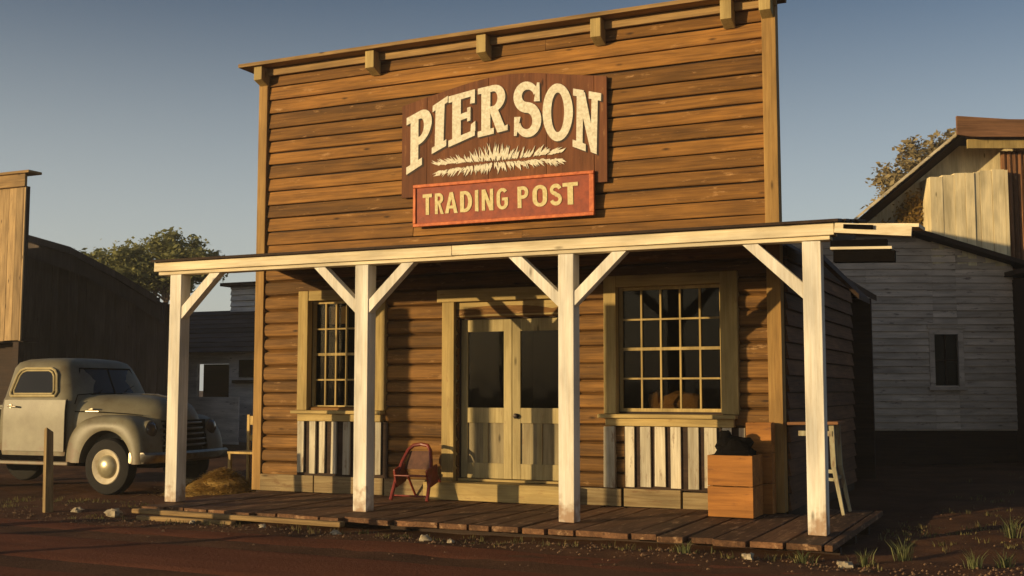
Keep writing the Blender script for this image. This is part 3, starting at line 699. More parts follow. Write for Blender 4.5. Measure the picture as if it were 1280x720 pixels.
# ------------------------------------------------------------------ right neighbour (own frame: u along wall, v back)
NBm = Matrix.Translation((.83,11.35,0)) @ Matrix.Rotation(R(25), 4, 'Z')
NB = thing('clapboard_house', 'faded white clapboard house with lean-to and small dark window, right of the store', 'house', (.83,11.35,0), R(25))
Mclap = wood('white_clapboard', (.66,.54,.43), (.50,.40,.31), 'x', vary=.18, wear=(.15,.11,.09), wear_amt=.2)
Mlit = wood('cream_plank', (.84,.72,.46), (.68,.55,.31), 'z', vary=.14, wear=(.50,.36,.18), wear_amt=-.1)
Mbr = wood('roof_brown', (.28,.14,.07), (.14,.07,.035), 'x', vary=.3)
def L(name, mb, mat, par=None, **k): return build(name, mb, mat, par or NB, local=True, **k)
def eachL(name, mb, mat, par=None, **k): return each(name, mb, mat, par or NB, local=True, **k)
def ltop(u): return 4.24 if u < 1.16 else 4.24-(u-1.16)*.30
mb = MB(); z = .72
wu0, wu1, wz0, wz1 = 1.50, 1.93, 1.50, 2.42
while z < 4.2:
    zt = z+.125
    for a, b in ((-2.6, .3), (.3, wu0), (wu0, wu1), (wu1, 2.97)):
        if a == wu0 and z < wz1+.02 and zt > wz0-.02: continue
        bb = b
        if ltop(bb) < zt: bb = 1.16+(4.24-zt)/.30
        if bb <= a+.02: continue
        mb.prism([(a+.001,-.004,zt), (a+.001,-.026,z+.006), (a+.001,-.004,z+.006)], (bb-a-.002,0,0))
    z = zt
L('clapboards', mb, Mclap)
mb = MB(); mb.prism([(-2.6,0,.70),(wu0,0,.70),(wu0,0,ltop(wu0)-.05),(1.16,0,4.2),(-2.6,0,4.2)], (0,.1,0)); mb.box(wu0,wu1,0,.1,.70,wz0); mb.prism([(wu0,0,wz1),(wu1,0,wz1),(wu1,0,ltop(wu1)-.05),(wu0,0,ltop(wu0)-.05)], (0,.1,0)); mb.prism([(wu1,0,.70),(2.97,0,.70),(2.97,0,ltop(2.97)-.05),(wu1,0,ltop(wu1)-.05)], (0,.1,0))
mb.box(2.87,2.97,.1,5,.7,3.6)
L('wall', mb, Mclap)
L('foundation', MB().box(-2.6,2.95,.03,.2,GZ-.1,.70), M['dark'])
w_ = L('window', MB().box(wu0,wu1,.05,.055,wz0,wz1), M['dglass'])
mb = MB(); mb.box(wu0-.09,wu0,-.04,.06,wz0-.02,wz1+.1); mb.box(wu1,wu1+.09,-.04,.06,wz0-.02,wz1+.1); mb.box(wu0-.12,wu1+.12,-.055,.06,wz1+.102,wz1+.16); mb.box(wu0,wu1,-.038,.06,wz1,wz1+.1); eachL('window_frame', mb, Mclap, w_)
L('sill', MB().box(wu0-.12,wu1+.12,-.08,.06,wz0-.08,wz0-.022), Mclap, w_)
eachL('sash', MB().box((wu0+wu1)/2-.012,(wu0+wu1)/2+.012,.03,.06,wz0,wz1).box(wu0,wu1,.028,.058,1.94,1.97), M['dark'], w_)
L('room', MB().box(wu0-.3,wu1+.3,.6,.65,1,3), M['black'])
# lean-to roof
mb = MB(); mb.prism([(1.10,-.35,4.23),(3.5,-.35,3.50),(3.5,-.35,3.58),(1.10,-.35,4.31)], (0,1.2,0)); mb.box(-2.6,1.098,-.30,.8,4.22,4.29)
L('lean_to_roof', mb, M['darky'])
# upper gable
mb = MB(); mb.prism([(.10,.55,4.1),(.34,.55,4.48),(2.08,.55,5.98),(4.5,.55,5.98),(4.5,.55,3.4),(1.2,.55,3.9)], (0,.15,0)); L('gable_wall', mb, Mlit)
mb = MB(); mb.prism([(-.02,.0,4.28),(2.16,.0,6.08),(2.16,.0,6.14),(-.02,.0,4.34)], (1.5,3.2,0)); L('gable_roof', mb, M['dark'])
mb = MB(); mb.prism([(-.05,-.05,4.33),(2.14,-.05,6.15),(2.14,-.05,6.20),(-.05,-.05,4.38)], (0,.049,0)); L('rake_board', mb, M['whiteh'])
mb = MB(); mb.prism([(1.96,-.25,6.02),(2.22,-.25,5.98),(5.2,-.25,5.98),(5.2,-.25,6.28),(2.9,-.25,6.30),(1.96,-.25,6.36)], (0,.06,0)); mb.prism([(2.1,-.19,6.10),(5.2,-.19,6.10),(6.2,2.6,6.32),(3.2,2.6,6.32)], (0,0,.04)); L('roof_board', mb, Mbr)
mb = MB(); mb.box(2.2,5.2,-.10,-.04,5.80,5.965); L('fascia', mb, M['frame'])
mb = MB(); u = 1.52
while u < 2.93:
    w = min(random.uniform(.10,.24), 2.94-u); o = random.uniform(0,.03); mb.box(u+.004,u+w-.003,-.02+o,.54,3.62+random.uniform(0,.04),5.30+.10*(u-1.5)+random.uniform(-.03,.03),j=.003); u += w
L('plank_panel', mb, Mlit)
mb = MB(); u = 2.96
while u < 5.2: mb.tube([(u,.2,3.4),(u,.2,5.8)], .055, 8); u += .1
L('corrugated_panel', mb, wood('rusted_corrugated', (.30,.14,.06), (.10,.045,.02), 'z', vary=.5, wear=(.5,.32,.15), wear_amt=.1))
# dry creeper against the gable wall
rn5 = random.Random(9); cm = MB(); st = MB()
for i in range(16):
    u0 = .9+rn5.random()*.5; p0 = Vector((u0, .48, 4.15)); p2 = Vector((u0+rn5.uniform(-.25,.55), .42, 4.15+rn5.uniform(.2,1.0)))
    if p2.z > 4.2+(p2.x-.1)*.80: p2.z = 4.2+(p2.x-.1)*.80
    p1 = (p0+p2)/2+Vector((rn5.uniform(-.1,.1),-.05,0)); st.tube([p0,p1,p2], [.016,.011,.005], 5)
    for _ in range(70):
        t = rn5.random(); p = p0.lerp(p1, t*2) if t < .5 else p1.lerp(p2, t*2-1); p = p+Vector((rn5.gauss(0,.07), rn5.uniform(-.06,.03), rn5.gauss(0,.07)))
        a = Vector((rn5.gauss(.5,.7),rn5.gauss(0,.4),rn5.gauss(.4,.7))).normalized(); b = a.cross(Vector((0,1,.2))).normalized(); l = rn5.uniform(.05,.12)
        cm.add([p-a*l*.5, p+b*l*.2, p+a*l*.5, p-b*l*.2], [(0,1,2,3)])
CR = thing('dry_creeper', 'dry golden creeper against the sunlit gable wall of the clapboard house', 'climbing plant', tuple(NBm @ Vector((1.2,.48,4.15))), R(25))
off = Vector((1.2,.48,4.15)); cm.v = [v-off for v in cm.v]; st.v = [v-off for v in st.v]
CRE = (cm, st)
# dark shed at the far right edge
SH = thing('dark_shed', 'dark shed with a grey corner post at the right edge of the picture', 'shed', (3.7,11.6,GZ), R(25))
mb = MB(); mb.box(.30,.42,-.9,-.78,0,3.35); build('corner_post', mb, Mclap, SH, local=True, bevel=.01)
mb = MB(); mb.box(.24,3.5,-.7,2.0,0,3.3); build('wall', mb, M['dark'], SH, local=True)
mb = MB(); mb.box(.10,3.7,-1.1,2.2,3.36,3.44); build('roof', mb, M['dark'], SH, local=True)

# ------------------------------------------------------------------ trees
def leafmat(name, a, b_):
    m, nt, b = newmat(name); L_ = nt.links; geo = N(nt, 'ShaderNodeNewGeometry')
    r = ramp(nt, geo.outputs['Random Per Island'], [(0, a), (1, b_)]); L_.new(r.outputs[0], b.inputs['Base Color']); b.inputs['Roughness'].default_value = .7
    b.inputs['Specular IOR Level'].default_value = .2
    t = N(nt, 'ShaderNodeBsdfTranslucent'); L_.new(r.outputs[0], t.inputs[0]); mx = N(nt, 'ShaderNodeMixShader'); mx.inputs[0].default_value = .42
    o = nt.nodes['Material Output']; L_.new(b.outputs[0], mx.inputs[1]); L_.new(t.outputs[0], mx.inputs[2]); L_.new(mx.outputs[0], o.inputs[0]); return m
Mbark = plain('bark', (.16,.11,.07), (.07,.045,.03), 12)
def tree(label, base, lobes, mat, nleaf, leaf, seed, trunk=.22):
    rn = random.Random(seed); t = thing('broadleaf_tree', label, 'tree', base)
    bx, by, bz = base; mb = MB()
    fork = Vector((bx, by, bz+(lobes[0][2]-bz)*.45))
    mb.tube([(bx,by,bz-.3),(bx+.1,by,bz+(fork.z-bz)*.5),fork], [trunk*1.3,trunk,trunk*.75], 8)
    tips = []
    for (x, y, z, rx_, ry_, rz2) in lobes:
        c = Vector((x, y, z)); mid = (fork+c)/2+Vector((rn.uniform(-.2,.2),rn.uniform(-.2,.2),rn.uniform(0,.2)))
        mb.tube([fork, mid, c], [trunk*.6,trunk*.35,trunk*.18], 6)
        for _ in range(11):
            d = Vector((rn.gauss(0,1), rn.gauss(0,1), rn.gauss(.2,.8))).normalized()
            e = c+Vector((d.x*rx_, d.y*ry_, d.z*rz2))*rn.uniform(.7,.98); s0 = mid.lerp(c, rn.uniform(.2,1))
            m2 = s0.lerp(e,.5)+Vector((rn.uniform(-.1,.1),rn.uniform(-.1,.1),rn.uniform(-.05,.15)))
            mb.tube([s0, m2, e], [.05,.03,.012], 5); tips.append((e, rx_*.32)); tips.append((m2, rx_*.25))
    build('trunk', mb, Mbark, t, smooth=True)
    lm = MB(); n = 0
    while n < nleaf:
        if rn.random() < .8: e, r_ = tips[rn.randrange(len(tips))]; p = e+Vector((rn.gauss(0,.5)*r_*1.2, rn.gauss(0,.5)*r_*1.2, rn.gauss(0,.4)*r_))
        else:
            q = lobes[rn.randrange(len(lobes))]; d = Vector((rn.gauss(0,1),rn.gauss(0,1),rn.gauss(0,1))).normalized()*rn.uniform(.3,1)
            p = Vector((q[0]+d.x*q[3], q[1]+d.y*q[4], q[2]+d.z*q[5]))
        a = Vector((rn.gauss(0,1),rn.gauss(0,1),rn.gauss(0,.5))).normalized(); b = a.cross(Vector((rn.gauss(0,1),rn.gauss(0,1),rn.gauss(0,1)))).normalized(); l = leaf*rn.choice((.6,.9,1.2,1.9))*rn.uniform(.8,1.2)
        lm.add([p-a*l*.5, p+b*l*.22, p+a*l*.5, p-b*l*.22], [(0,1,2,3)]); n += 1
    build('crown', lm, mat, t)
Ml1 = leafmat('olive_leaf', (.34,.33,.13), (.16,.17,.06)); Ml2 = leafmat('dry_leaf', (.42,.34,.18), (.22,.17,.085))
CX, CY = 4.135, -10.135
def dirp(x, y, s):
    f = 1450.; P = math.atan(128/f); T = R(25)
    fw = Vector((-math.sin(T)*math.cos(P), math.cos(T)*math.cos(P), math.sin(P))); r = Vector((math.cos(T), math.sin(T), 0)); u = r.cross(fw)
    return Vector((CX, CY, 1.415))+(fw+r*(x-640)/f-u*(y-360)/f)*s
A0 = Vector((-27.0, 25.2, 0))   # left tree, far behind the barn
tree('rounded olive-green tree beyond the dark barn roof', (-27.3,24.8,GZ), [(-29.1,24.0,6.25,1.2,1.3,.62),(-28.0,24.6,6.4,1.3,1.4,.66),(-26.8,25.0,6.85,.95,1.2,.85),(-25.9,25.5,6.3,.9,1.2,.6),(-27.2,24.8,5.9,1.5,1.3,.55),(-28.4,24.2,5.6,1.2,1.2,.5)], Ml1, 24000, .15, 11, .2)
tree('sparse dry-leaved tree rising behind the white clapboard house', (.6,31.5,GZ), [(-.9,31.2,7.6,.8,.9,.7),(-.5,31.3,8.6,.8,.9,.7),(.3,31.4,9.3,.8,.9,.7),(1.1,31.6,9.6,.8,.9,.7),(.2,31.2,8.2,1.1,.9,.7),(1.9,31.8,10.0,.7,.8,.5)], Ml2, 11000, .15, 12, .14)

build('foliage', CRE[0], leafmat('creeper_leaf', (.34,.22,.06), (.20,.12,.035)), CR, local=True); build('stem', CRE[1], Mbark, CR, local=True)
# ------------------------------------------------------------------ truck
TK = thing('pickup_truck', 'old rounded olive-grey pickup truck parked left of the porch', 'pickup truck', (-7.36, 2.55, GZ-.07), R(4))
Mpaint = plain('faded_green_paint', (.215,.195,.125), (.13,.105,.06), 2.8, rough=.46, spec=.35, bump=.04, coat=.0)
def rust(m, col, lo, hi, scale):
    nt = m.node_tree; b = nt.nodes['Principled BSDF']; src = b.inputs['Base Color'].links[0].from_socket
    tc = N(nt, 'ShaderNodeTexCoord'); no = N(nt, 'ShaderNodeTexNoise'); no.inputs['Scale'].default_value = scale; no.inputs['Detail'].default_value = 12; no.inputs['Roughness'].default_value = .72
    nt.links.new(tc.outputs['Object'], no.inputs[0]); r = ramp(nt, no.outputs[0], [(lo, (0,0,0)), (hi, (.85,.85,.85))])
    nt.links.new(mixc(nt, src, col, r.outputs[0]), b.inputs['Base Color'])
rust(Mpaint, (.11,.055,.025), .60, .72, 3.4)
splash(Mpaint, .35, .95, (.16,.10,.06))
Mtire = plain('tyre_rubber', (.013,.011,.010), (.008,.007,.006), 8, rough=.85)
Mchr = plain('dull_chrome', (.40,.36,.28), (.25,.20,.14), 10, rough=.35, metal=1, bump=.05)
Mhub = plain('cream_rim', (.62,.55,.40), (.46,.38,.25), 10, rough=.45)
Mtrim = plain('window_trim', (.50,.42,.22), (.38,.30,.15), 8, rough=.4)
def T(name, mb, mat, par=None, **k): return build(name, mb, mat, par or TK, local=True, **k)
def eachT(name, mb, mat, par=None, **k): return each(name, mb, mat, par or TK, local=True, **k)
def rr(xc, yc, hx, hy, z, n=6, p=4.0):
    """superellipse ring in plan"""
    out = []
    for k in range(8*n):
        a = 2*PI*k/(8*n); c, s = math.cos(a), math.sin(a)
        out.append((xc+hx*math.copysign(abs(c)**(2/p), c), yc+hy*math.copysign(abs(s)**(2/p), s), z))
    return out
# cab
rings = [rr(-1.29,0,.67,.86,.50,p=9), rr(-1.29,0,.68,.885,.75,p=9), rr(-1.29,0,.68,.885,1.10,p=8), rr(-1.29,0,.665,.865,1.26,p=7), rr(-1.29,0,.655,.85,1.29,p=7),
         rr(-1.32,0,.60,.79,1.52,p=6), rr(-1.36,0,.545,.735,1.70,p=5.5), rr(-1.37,0,.50,.69,1.775,p=5), rr(-1.38,0,.40,.58,1.82,p=4.5), rr(-1.38,0,.22,.36,1.842,p=4)]
T('cab', MB().loft(rings), Mpaint, smooth=True)
def side_frame(sy):
    """door window: raised trim ring and dark glass following the sloping side"""
    def P(x, z, o=0):
        y = .866-(z-1.27)/(1.72-1.27)*.125+o
        return (x, sy*y, z)
    ctr = [(-1.70,1.31),(-.93,1.31),(-.91,1.36),(-.98,1.60),(-1.03,1.66),(-1.10,1.69),(-1.55,1.69),(-1.63,1.66),(-1.67,1.60),(-1.72,1.36)]
    cx, cz = -1.32, 1.50
    pts = [P(x, z, .004) for x, z in ctr]+[P(*ctr[0], .004)]
    d = T('door', MB().prism([P(x, z, -.005) for x, z in [(-1.76,.60),(-.70,.60),(-.70,1.27),(-1.76,1.27)]], (0, sy*.024, 0)) if False else door_mesh(sy), Mpaint, smooth=True)
    mb = MB(); mb.tube(pts, .017, 6, cap=False); T('window_trim', mb, Mtrim, d, smooth=True)
    ins = [(cx+(x-cx)*.86, cz+(z-cz)*.84) for x, z in ctr]
    mb = MB(); mb.tube([P(x, z, .006) for x, z in ins]+[P(*ins[0], .006)], .013, 6, cap=False); T('inner_trim', mb, Mtrim, d, smooth=True)
    mb = MB(); mb.prism([P(cx+(x-cx)*.83, cz+(z-cz)*.80, .003) for x, z in ctr], (0, sy*.004, 0)); T('door_glass', mb, Mdg, d)
    mb = MB(); mb.tube([(-1.66,sy*.90,1.17),(-1.66,sy*.945,1.17),(-1.56,sy*.95,1.165),(-1.52,sy*.945,1.16)], .013, 8); mb.lathe([(.028,0),(.026,.012)], (-1.66,sy*.893,1.17), (0,sy,0), 12); T('door_handle', mb, Mchr, d, smooth=True)
def door_mesh(sy):
    mb = MB(); rows = []
    for z in (.56,.62,.8,1.0,1.1,1.2,1.255):
        y = .889 if z <= 1.1 else .889-(z-1.1)*.10
        rows.append([(x, sy*(y+.012), z) for x in (-1.78,-1.5,-1.1,-.72)]+[(x, sy*(y-.01), z) for x in (-.71,-1.1,-1.5,-1.79)])
    return mb.loft(rows)
Mdg = plain('cab_glass', (.012,.011,.011), (.006,.006,.006), 3, rough=.15, spec=.3, bump=0)
side_frame(-1); side_frame(1)
# windscreen
mb = MB()
def W(y, z): 
    t = (z-1.33)/(1.70-1.33); c = (abs(y)/.72)**3*.10
    return (-.640-t*.165-c+.012, y, z)
rows = [[W(-.66+.14*t+(1.32-.28*t)*i/10, 1.335+.355*t) for i in range(11)] for t in (0,.25,.5,.75,1)]
mb.loft(rows, cap=False, closed=False); T('windscreen', mb, Mdg, smooth=True)
mb = MB(); ed = rows[0]+[r[-1] for r in rows[1:]]+rows[-1][::-1]+[r[0] for r in rows[::-1][1:]]
mb.tube(ed, .012, 6, cap=False); mb.tube([W(0,1.335),W(0,1.5),W(0,1.69)], .010, 6); T('windscreen_trim', mb, M['black'], smooth=True)
# hood
def hs(x, hw, zt, zb, p=3.2, n=20):
    out = []
    for k in range(n+1):
        a = PI*k/n; c, s = math.cos(a), math.sin(a)
        out.append((x, hw*math.copysign(abs(c)**(2/p), c), zb+(zt-zb)*abs(s)**(2/p)))
    return out
rings = [hs(-.66,.80,1.335,.62,5), hs(-.45,.765,1.335,.62,4.6), hs(-.2,.70,1.33,.62,4.2), hs(.1,.61,1.31,.62,3.8), hs(.32,.54,1.275,.62,3.4), hs(.45,.49,1.22,.62,3.2), hs(.53,.44,1.13,.62,3.0), hs(.565,.38,1.0,.62,3.0)]
T('hood', MB().loft(rings), Mpaint, smooth=True)
mb = MB(); mb.tube([(-.5,-.0,1.345),(.1,0,1.325),(.40,0,1.26),(.50,0,1.19)], [.008,.012,.014,.018], 6); T('hood_ornament', mb, Mchr, smooth=True)
for sy in (-1, 1):
    mb = MB(); mb.box(-.48,-.26,sy*.765-.009,sy*.765+.009,1.098,1.108); mb.box(-.44,-.36,sy*.768-.008,sy*.768+.008,1.125,1.15,j=.004); eachT('hood_badge', mb, Mchr)
# panel gaps
for sy in (-1, 1):
    mb = MB(); mb.tube([(-.705,sy*.893,.58),(-.705,sy*.893,1.1),(-.705,sy*.872,1.27)], .008, 5)
    mb.tube([(-.64,sy*.792,1.10),(-.45,sy*.762,1.10),(-.2,sy*.70,1.09),(.1,sy*.612,1.07),(.3,sy*.55,1.05)], .006, 5)
    T('panel_gap', mb, M['black'])
mb = MB(); mb.tube([(-.655,-.78,1.20),(-.655,-.73,1.325),(-.655,-.4,1.343),(-.655,.4,1.343),(-.655,.73,1.325),(-.655,.78,1.20)], .007, 5); T('cowl_gap', mb, M['black'])
for y in (-.34,.18):
    T('wiper', MB().tube([(-.62,y,1.345),(-.67,y+.12,1.40),(-.70,y+.30,1.45)], .006, 5), M['black'])
# grille
mb = MB(); mb.box(.40,.60,-.42,.42,.60,.98); T('grille', mb, M['black'])
for k in range(5):
    z = .64+k*.075; hw = .56-.03*k
    mb = MB(); mb.tube([(.53,-hw,z),(.635,-hw*.6,z),(.66,0,z),(.635,hw*.6,z),(.53,hw,z)], .016, 8); T('grille_bar', mb, plain('grille_paint', (.16,.14,.10), rough=.4), smooth=True)
# fenders
def fender(x0, x1, xc, zt, yin, yout, rw, par_name, front=True):
    n = 24; top = []; arch = []
    for i in range(n+1):
        a = PI-PI*i/n
        hx = (xc-x0) if a > PI/2 else (x1-xc)
        e = .62
        x = xc+hx*math.copysign(abs(math.cos(a))**e, math.cos(a)); z = .42+(zt-.42)*abs(math.sin(a))**.75
        top.append((x, z)); arch.append((xc+rw*math.cos(a), max(.42, .40+rw*1.06*math.sin(a))))
    for sy in (-1, 1):
        rows = []
        for f, sh in ((0,0),(.55,0),(.8,.012),(.93,.045),(1.0,.11)):
            y = yin+(yout-yin)*f
            rows.append([(x-(x-xc)/(x1-x0)*2*sh*.6, sy*y, max(.42, z-sh)) for x, z in top])
        rows.append([(a[0]*.35+b[0]*.65, sy*(yout+.008), a[1]*.35+b[1]*.65) for a, b in zip(rows and [(p[0],p[2]) for p in rows[-1]], arch)])
        rows.append([(x, sy*(yout-.004), z) for x, z in arch]); rows.append([(x, sy*(yout-.05), z) for x, z in arch]); rows.append([(x, sy*yin, z) for x, z in arch])
        T(par_name, MB().loft(rows, cap=False, closed=False), Mpaint, smooth=True)
fender(-.70, .60, 0, 1.055, .50, .93, .43, 'fender')
# wheels
def wheel(x, sy):
    c = (x, sy*.80, .375)
    w = T('wheel', MB().lathe([(.20,-.09),(.30,-.10),(.355,-.085),(.375,-.05),(.378,0),(.375,.05),(.355,.085),(.30,.10),(.225,.095),(.215,.07),(.05,.06)], c, (0,sy,0), 36), Mtire, smooth=True)
    T('rim', MB().lathe([(.10,.055),(.222,.07),(.232,.098),(.222,.108),(.200,.10),(.165,.082),(.155,.075)], c, (0,sy,0), 36), Mhub, w, smooth=True)
    T('hubcap', MB().lathe([(.158,.074),(.150,.098),(.115,.122),(.06,.138),(.005,.142)], c, (0,sy,0), 30), plain('hubcap_paint', (.36,.32,.20), (.26,.22,.13), 6, rough=.3, spec=.6, metal=.3) if 'hubcap_paint' not in bpy.data.materials else bpy.data.materials['hubcap_paint'], w, smooth=True)
for x in (0, -2.95):
    for sy in (-1, 1): wheel(x, sy)
# inner wheel well + chassis + running boards
mb = MB(); mb.box(-4.1,.45,-.45,.45,.34,.60); mb.box(-.5,.5,-.50,.50,.40,.62); T('chassis', mb, M['black'])
for sy in (-1, 1):
    mb = MB(); y0, y1 = sorted((sy*.80, sy*.97)); mb.box(-2.35,-.58,y0,y1,.38,.43); T('running_board', mb, Mpaint, bevel=.012)
    mb = MB(); y0, y1 = sorted((sy*.70, sy*.845)); mb.box(-2.1,-.60,y0,y1,.40,.56); T('sill_panel', mb, M['black'])
# headlights
for sy in (-1, 1):
    c = (.50, sy*.66, .86)
    h = T('headlight', MB().lathe([(.06,-.28),(.115,-.14),(.13,0),(.125,.03),(.11,.035)], c, (1,0,0), 24), Mpaint, smooth=True)
    T('lens', MB().lathe([(.108,.036),(.09,.055),(.04,.068),(.004,.07)], c, (1,0,0), 24), plain('lamp_glass', (.10,.09,.08), rough=.08, spec=.8, bump=0) if 'lamp_glass' not in bpy.data.materials else bpy.data.materials['lamp_glass'], h, smooth=True)
# bumper
bpz = .50
rings = []
for y, x in ((-.93,.40),(-.90,.60),(-.80,.70),(-.4,.76),(0,.775),(.4,.76),(.80,.70),(.90,.60),(.93,.40)):
    rings.append([(x,y,bpz-.07),(x+.03,y,bpz-.04),(x+.035,y,bpz+.04),(x,y,bpz+.07),(x-.012,y,bpz+.055),(x-.012,y,bpz-.055)])
T('bumper', MB().loft(rings), Mchr, smooth=True)
# bed
mb = MB(); mb.box(-4.10,-2.05,-.78,-.73,.55,1.12); mb.box(-4.10,-2.05,.73,.78,.55,1.12); mb.box(-2.10,-2.05,-.73,.73,.55,1.12); mb.box(-4.1,-4.05,-.73,.73,.55,1.10); mb.box(-4.05,-2.10,-.73,.73,.55,.60)
mb.box(-4.10,-2.05,-.82,-.72,1.121,1.16); mb.box(-4.10,-2.05,.72,.82,1.121,1.16); T('cargo_bed', mb, Mpaint, bevel=.01)
fender(-3.55, -2.42, -2.95, .93, .78, .95, .42, 'rear_fender')

# ------------------------------------------------------------------ stones, gravel, straw, grass
Mst = plain('stone', (.42,.36,.26), (.26,.20,.13), 14, rough=.9, bump=.4)
def inst(name, mb, mat): o = build(name, mb, mat, smooth=True); return o
proto = None
stones = [(-4.95,-.62,.075,'large pale stone at the left end of the porch edge'),(-2.85,-.86,.035,'pale pebble before the second porch post'),(-3.75,-.80,.03,'small stone lying against the left edge board'),(-1.95,-.95,.04,'yellowish stone by the second post, toward the doors'),
 (-.95,-1.05,.045,'yellowish stone on the road edge before the doors'),(-.72,-1.0,.03,'pebble just right of the stone before the doors'),(-5.55,-.55,.05,'stone beside the short wooden post'),(1.9,-.95,.04,'stone below the deck boards near the right post'),(2.62,-.85,.05,'stone at the right corner of the deck')]
for i, (x, y, r_, lab) in enumerate(stones):
    mb = MB().blob((0,0,r_*.35), r_*1.2, r_, r_*.75, 7, .35, seed=i); o = build('stone', mb, Mst, smooth=True); o.location = (x, y, gh(x, y)); tag(o, lab, 'stone', 'stones along the porch edge')
rn = random.Random(21); mb = MB()
for i in range(1900):
    if i % 3: x = rn.uniform(-7.5, 5.0); y = rn.gauss(-1.0, .22)
    else: x = rn.uniform(-9, 6); y = rn.uniform(-2.2, 4)
    if -4.8 < x < 2.65 and y > -.55: continue
    r_ = rn.uniform(.004, .02)*(1 if rn.random() < .95 else 1.8); z = gh(x, y)+.3*r_
    vs = [Vector((rn.uniform(.6,1)*a, rn.uniform(.6,1)*b, rn.uniform(.5,.8)*c))*r_+Vector((x,y,z)) for a, b, c in ((1,0,0),(-1,0,0),(0,1,0),(0,-1,0),(0,0,1),(0,0,-1))]
    mb.add(vs, [(0,2,4),(2,1,4),(1,3,4),(3,0,4),(2,0,5),(1,2,5),(3,1,5),(0,3,5)])
o = build('gravel', mb, plain('gravel', (.20,.12,.065), (.10,.055,.03), 4)); o['kind'] = 'stuff'; tag(o, 'loose gravel scattered along the front of the deck', 'gravel', kind='stuff')
def bladeset(mb, cx, cy, n, h, spread, rn, droop=.5):
    for _ in range(n):
        a = rn.uniform(0, 2*PI); r0 = abs(rn.gauss(0, spread)); x, y = cx+math.cos(a)*r0, cy+math.sin(a)*r0; z = gh(x, y)-.01
        d = Vector((math.cos(a+rn.gauss(0,.6)), math.sin(a+rn.gauss(0,.6)), 0)); hh = h*rn.uniform(.4,1.2); w = rn.uniform(.002,.006); s = Vector((-d.y, d.x, 0))*w
        p0 = Vector((x,y,z)); p1 = p0+Vector((0,0,hh*.55))+d*hh*.18*droop; p2 = p0+Vector((0,0,hh*.9))+d*hh*.6*droop
        mb.add([p0-s, p0+s, p1+s*.8, p1-s*.8, p2], [(0,1,2,3),(3,2,4)])
Mgrass = leafmat('dry_grass', (.26,.21,.08), (.10,.095,.035)); Mweed = leafmat('weed_green', (.22,.22,.09), (.12,.14,.05)); Mstraw = leafmat('straw', (.62,.42,.12), (.40,.25,.07))
mb = MB()
for i in range(700):
    u = rn.random()
    if u < .45: x = rn.uniform(2.6, 7.5); y = rn.uniform(-1.1, 3.5)
    elif u < .75: x = rn.uniform(-9.5, -4.9); y = rn.uniform(-1.1, 1.2)
    elif u < .88: x = rn.uniform(-5, 2.7); y = rn.gauss(-.82, .1)
    else: x = rn.uniform(2.8, 9); y = rn.uniform(3.5, 10)
    if noise.noise(Vector((x*.8, y*.8, 4))) < -.08 and u < .75: continue
    bladeset(mb, x, y, 9, rn.uniform(.025,.075), .05, rn)
o = build('grass', mb, Mgrass); tag(o, 'sparse dry grass along the road edge and in the yard', 'grass', kind='stuff')
weeds = [(3.0,-.40,.19,'small pale green weed on bare dirt right of the deck'),(2.75,-.75,.13,'low weed at the right corner of the deck'),(3.55,-.75,.14,'weed tuft on the road edge, nearer the right side'),(3.75,-.55,.15,'grassy weed beside the road at the lower right'),(1.35,-.80,.11,'weed growing below the deck in front of the orange crate'),(3.75,.9,.20,'taller weed back in the dark yard at the right'),(2.3,-.82,.12,'weed under the deck edge at the right post')]
for x, y, h, lab in weeds:
    mb = MB(); bladeset(mb, x, y, 46, h, .045, rn, .8); base = Vector((x,y,gh(x,y))); mb.v = [v-base for v in mb.v]
    o = build('weed', mb, Mweed); o.location = base; tag(o, lab, 'weed', 'weeds at the road edge')
mb = MB()
for i in range(6500):
    x = -5.85+rn.gauss(0,.30); y = 2.25+rn.gauss(0,.22); z = GZ+.30*math.exp(-((x+5.85)**2/.16+(y-2.25)**2/.10))*rn.uniform(.75,1.1)-.03
    a = rn.uniform(0,PI); d = Vector((math.cos(a), math.sin(a), rn.uniform(-.3,.3)))*rn.uniform(.04,.1); s = Vector((-d.y, d.x, 0)).normalized()*.005
    p = Vector((x,y,z)); mb.add([p-d-s, p-d+s, p+d+s, p+d-s], [(0,1,2,3)])
mb.blob((-5.85,2.25,GZ-.05), .50,.38,.24, 12, .12)
o = build('straw_heap', mb, Mstraw); tag(o, 'low golden straw heap on the ground beside the store', 'straw heap')if False else tag(o, 'low golden straw heap on the ground beside the store', 'straw heap', kind='stuff')

for o in list(S.objects):
    if o.name.startswith('shadow_post'):
        k = {'shadow_post': 'thickest', 'shadow_post.001': 'middle', 'shadow_post.002': 'thinnest'}[o.name]
        tag(o, k+' of three plain posts added out of view at left to cast shadow strips', 'post', 'added shadow posts')

# ------------------------------------------------------------------ air
hm = bpy.data.materials.new('dusty_air'); hm.use_nodes = True; nt = hm.node_tree; nt.nodes.clear()
ho = nt.nodes.new('ShaderNodeOutputMaterial'); pv = nt.nodes.new('ShaderNodeVolumePrincipled'); pv.inputs['Density'].default_value = .0014; pv.inputs['Color'].default_value = (.92,.88,.82,1); pv.inputs['Anisotropy'].default_value = .2
nt.links.new(pv.outputs[0], ho.inputs['Volume'])
hb = build('haze', MB().box(-75,60,-45,75,-2.5,14), hm); hb['kind'] = 'stuff'; hb['label'] = 'thin dusty evening air over the street'
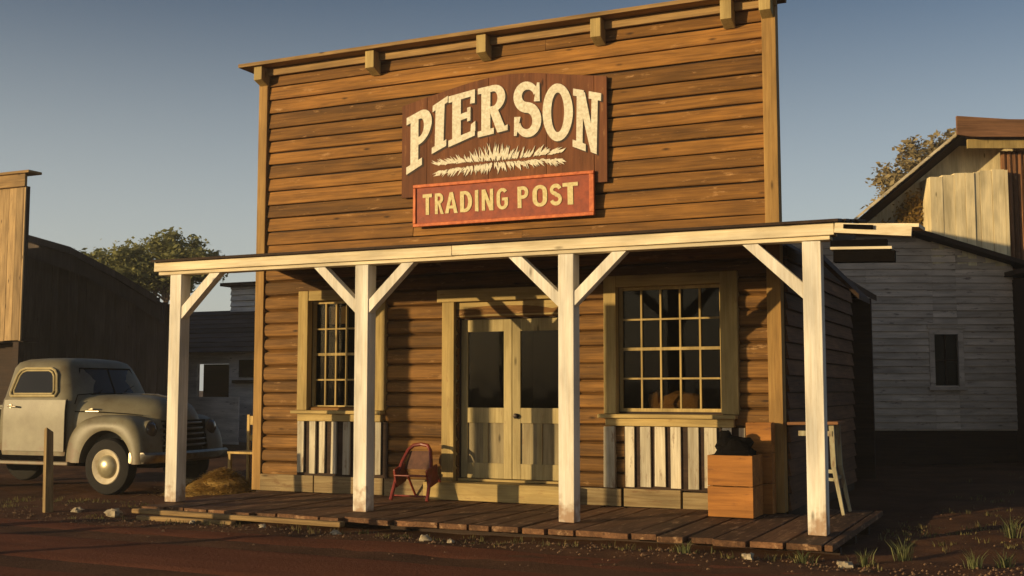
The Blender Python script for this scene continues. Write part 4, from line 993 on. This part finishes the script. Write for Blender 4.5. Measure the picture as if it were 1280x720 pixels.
# ------------------------------------------------------------------ light, sky, camera
EL = math.atan(.1226); AZ = math.atan2(-.588, -.809)
w = bpy.data.worlds.new('World'); S.world = w; w.use_nodes = True; nt = w.node_tree
sky = nt.nodes.new('ShaderNodeTexSky'); sky.sky_type = 'NISHITA'; sky.sun_disc = False; sky.sun_elevation = EL; sky.sun_rotation = AZ % (2*PI); sky.altitude = 0; sky.air_density = 1.0; sky.dust_density = 3.0; sky.ozone_density = 2.5
bg = nt.nodes['Background']; bg.inputs[1].default_value = .075
tc = nt.nodes.new('ShaderNodeTexCoord'); sp = nt.nodes.new('ShaderNodeSeparateXYZ'); nt.links.new(tc.outputs['Generated'], sp.inputs[0])
mr = nt.nodes.new('ShaderNodeMapRange'); mr.interpolation_type = 'SMOOTHSTEP'; nt.links.new(sp.outputs[2], mr.inputs[0])
mr.inputs[1].default_value = .03; mr.inputs[2].default_value = .40; mr.inputs[3].default_value = 1; mr.inputs[4].default_value = 0
hz = mixc(nt, (0,0,0), (5.6,5.6,5.1), mr.outputs[0]); tint = mixc(nt, sky.outputs[0], (1.02,1.10,1.22), 1.0, 'MULTIPLY')
ad = mixc(nt, tint, hz, 1.0, 'ADD'); nt.links.new(ad, bg.inputs[0])   # pale dust haze low over the horizon
sl = bpy.data.lights.new('sun', 'SUN'); sl.energy = 5; sl.angle = R(.5); sl.color = (1,.73,.37)
so = bpy.data.objects.new('sun', sl); COL.objects.link(so)
d = Vector((-.588*math.cos(EL), -.809*math.cos(EL), math.sin(EL))); so.rotation_euler = d.to_track_quat('Z', 'Y').to_euler(); so.location = d*40+Vector((0,0,5))
cam = bpy.data.cameras.new('camera'); co = bpy.data.objects.new('camera', cam); COL.objects.link(co); S.camera = co
cam.sensor_width = 36; cam.lens = 36*1450/1280; cam.clip_end = 6000; cam.clip_start = .05
co.location = (4.135, -10.135, 1.415); co.rotation_euler = (R(90)+math.atan(128/1450), 0, R(25))
S.view_settings.view_transform = 'Standard'; S.view_settings.look = 'None'; S.view_settings.exposure = .06; S.view_settings.gamma = 1
S.render.engine = 'CYCLES'; S.render.resolution_x = 1024; S.render.resolution_y = 576
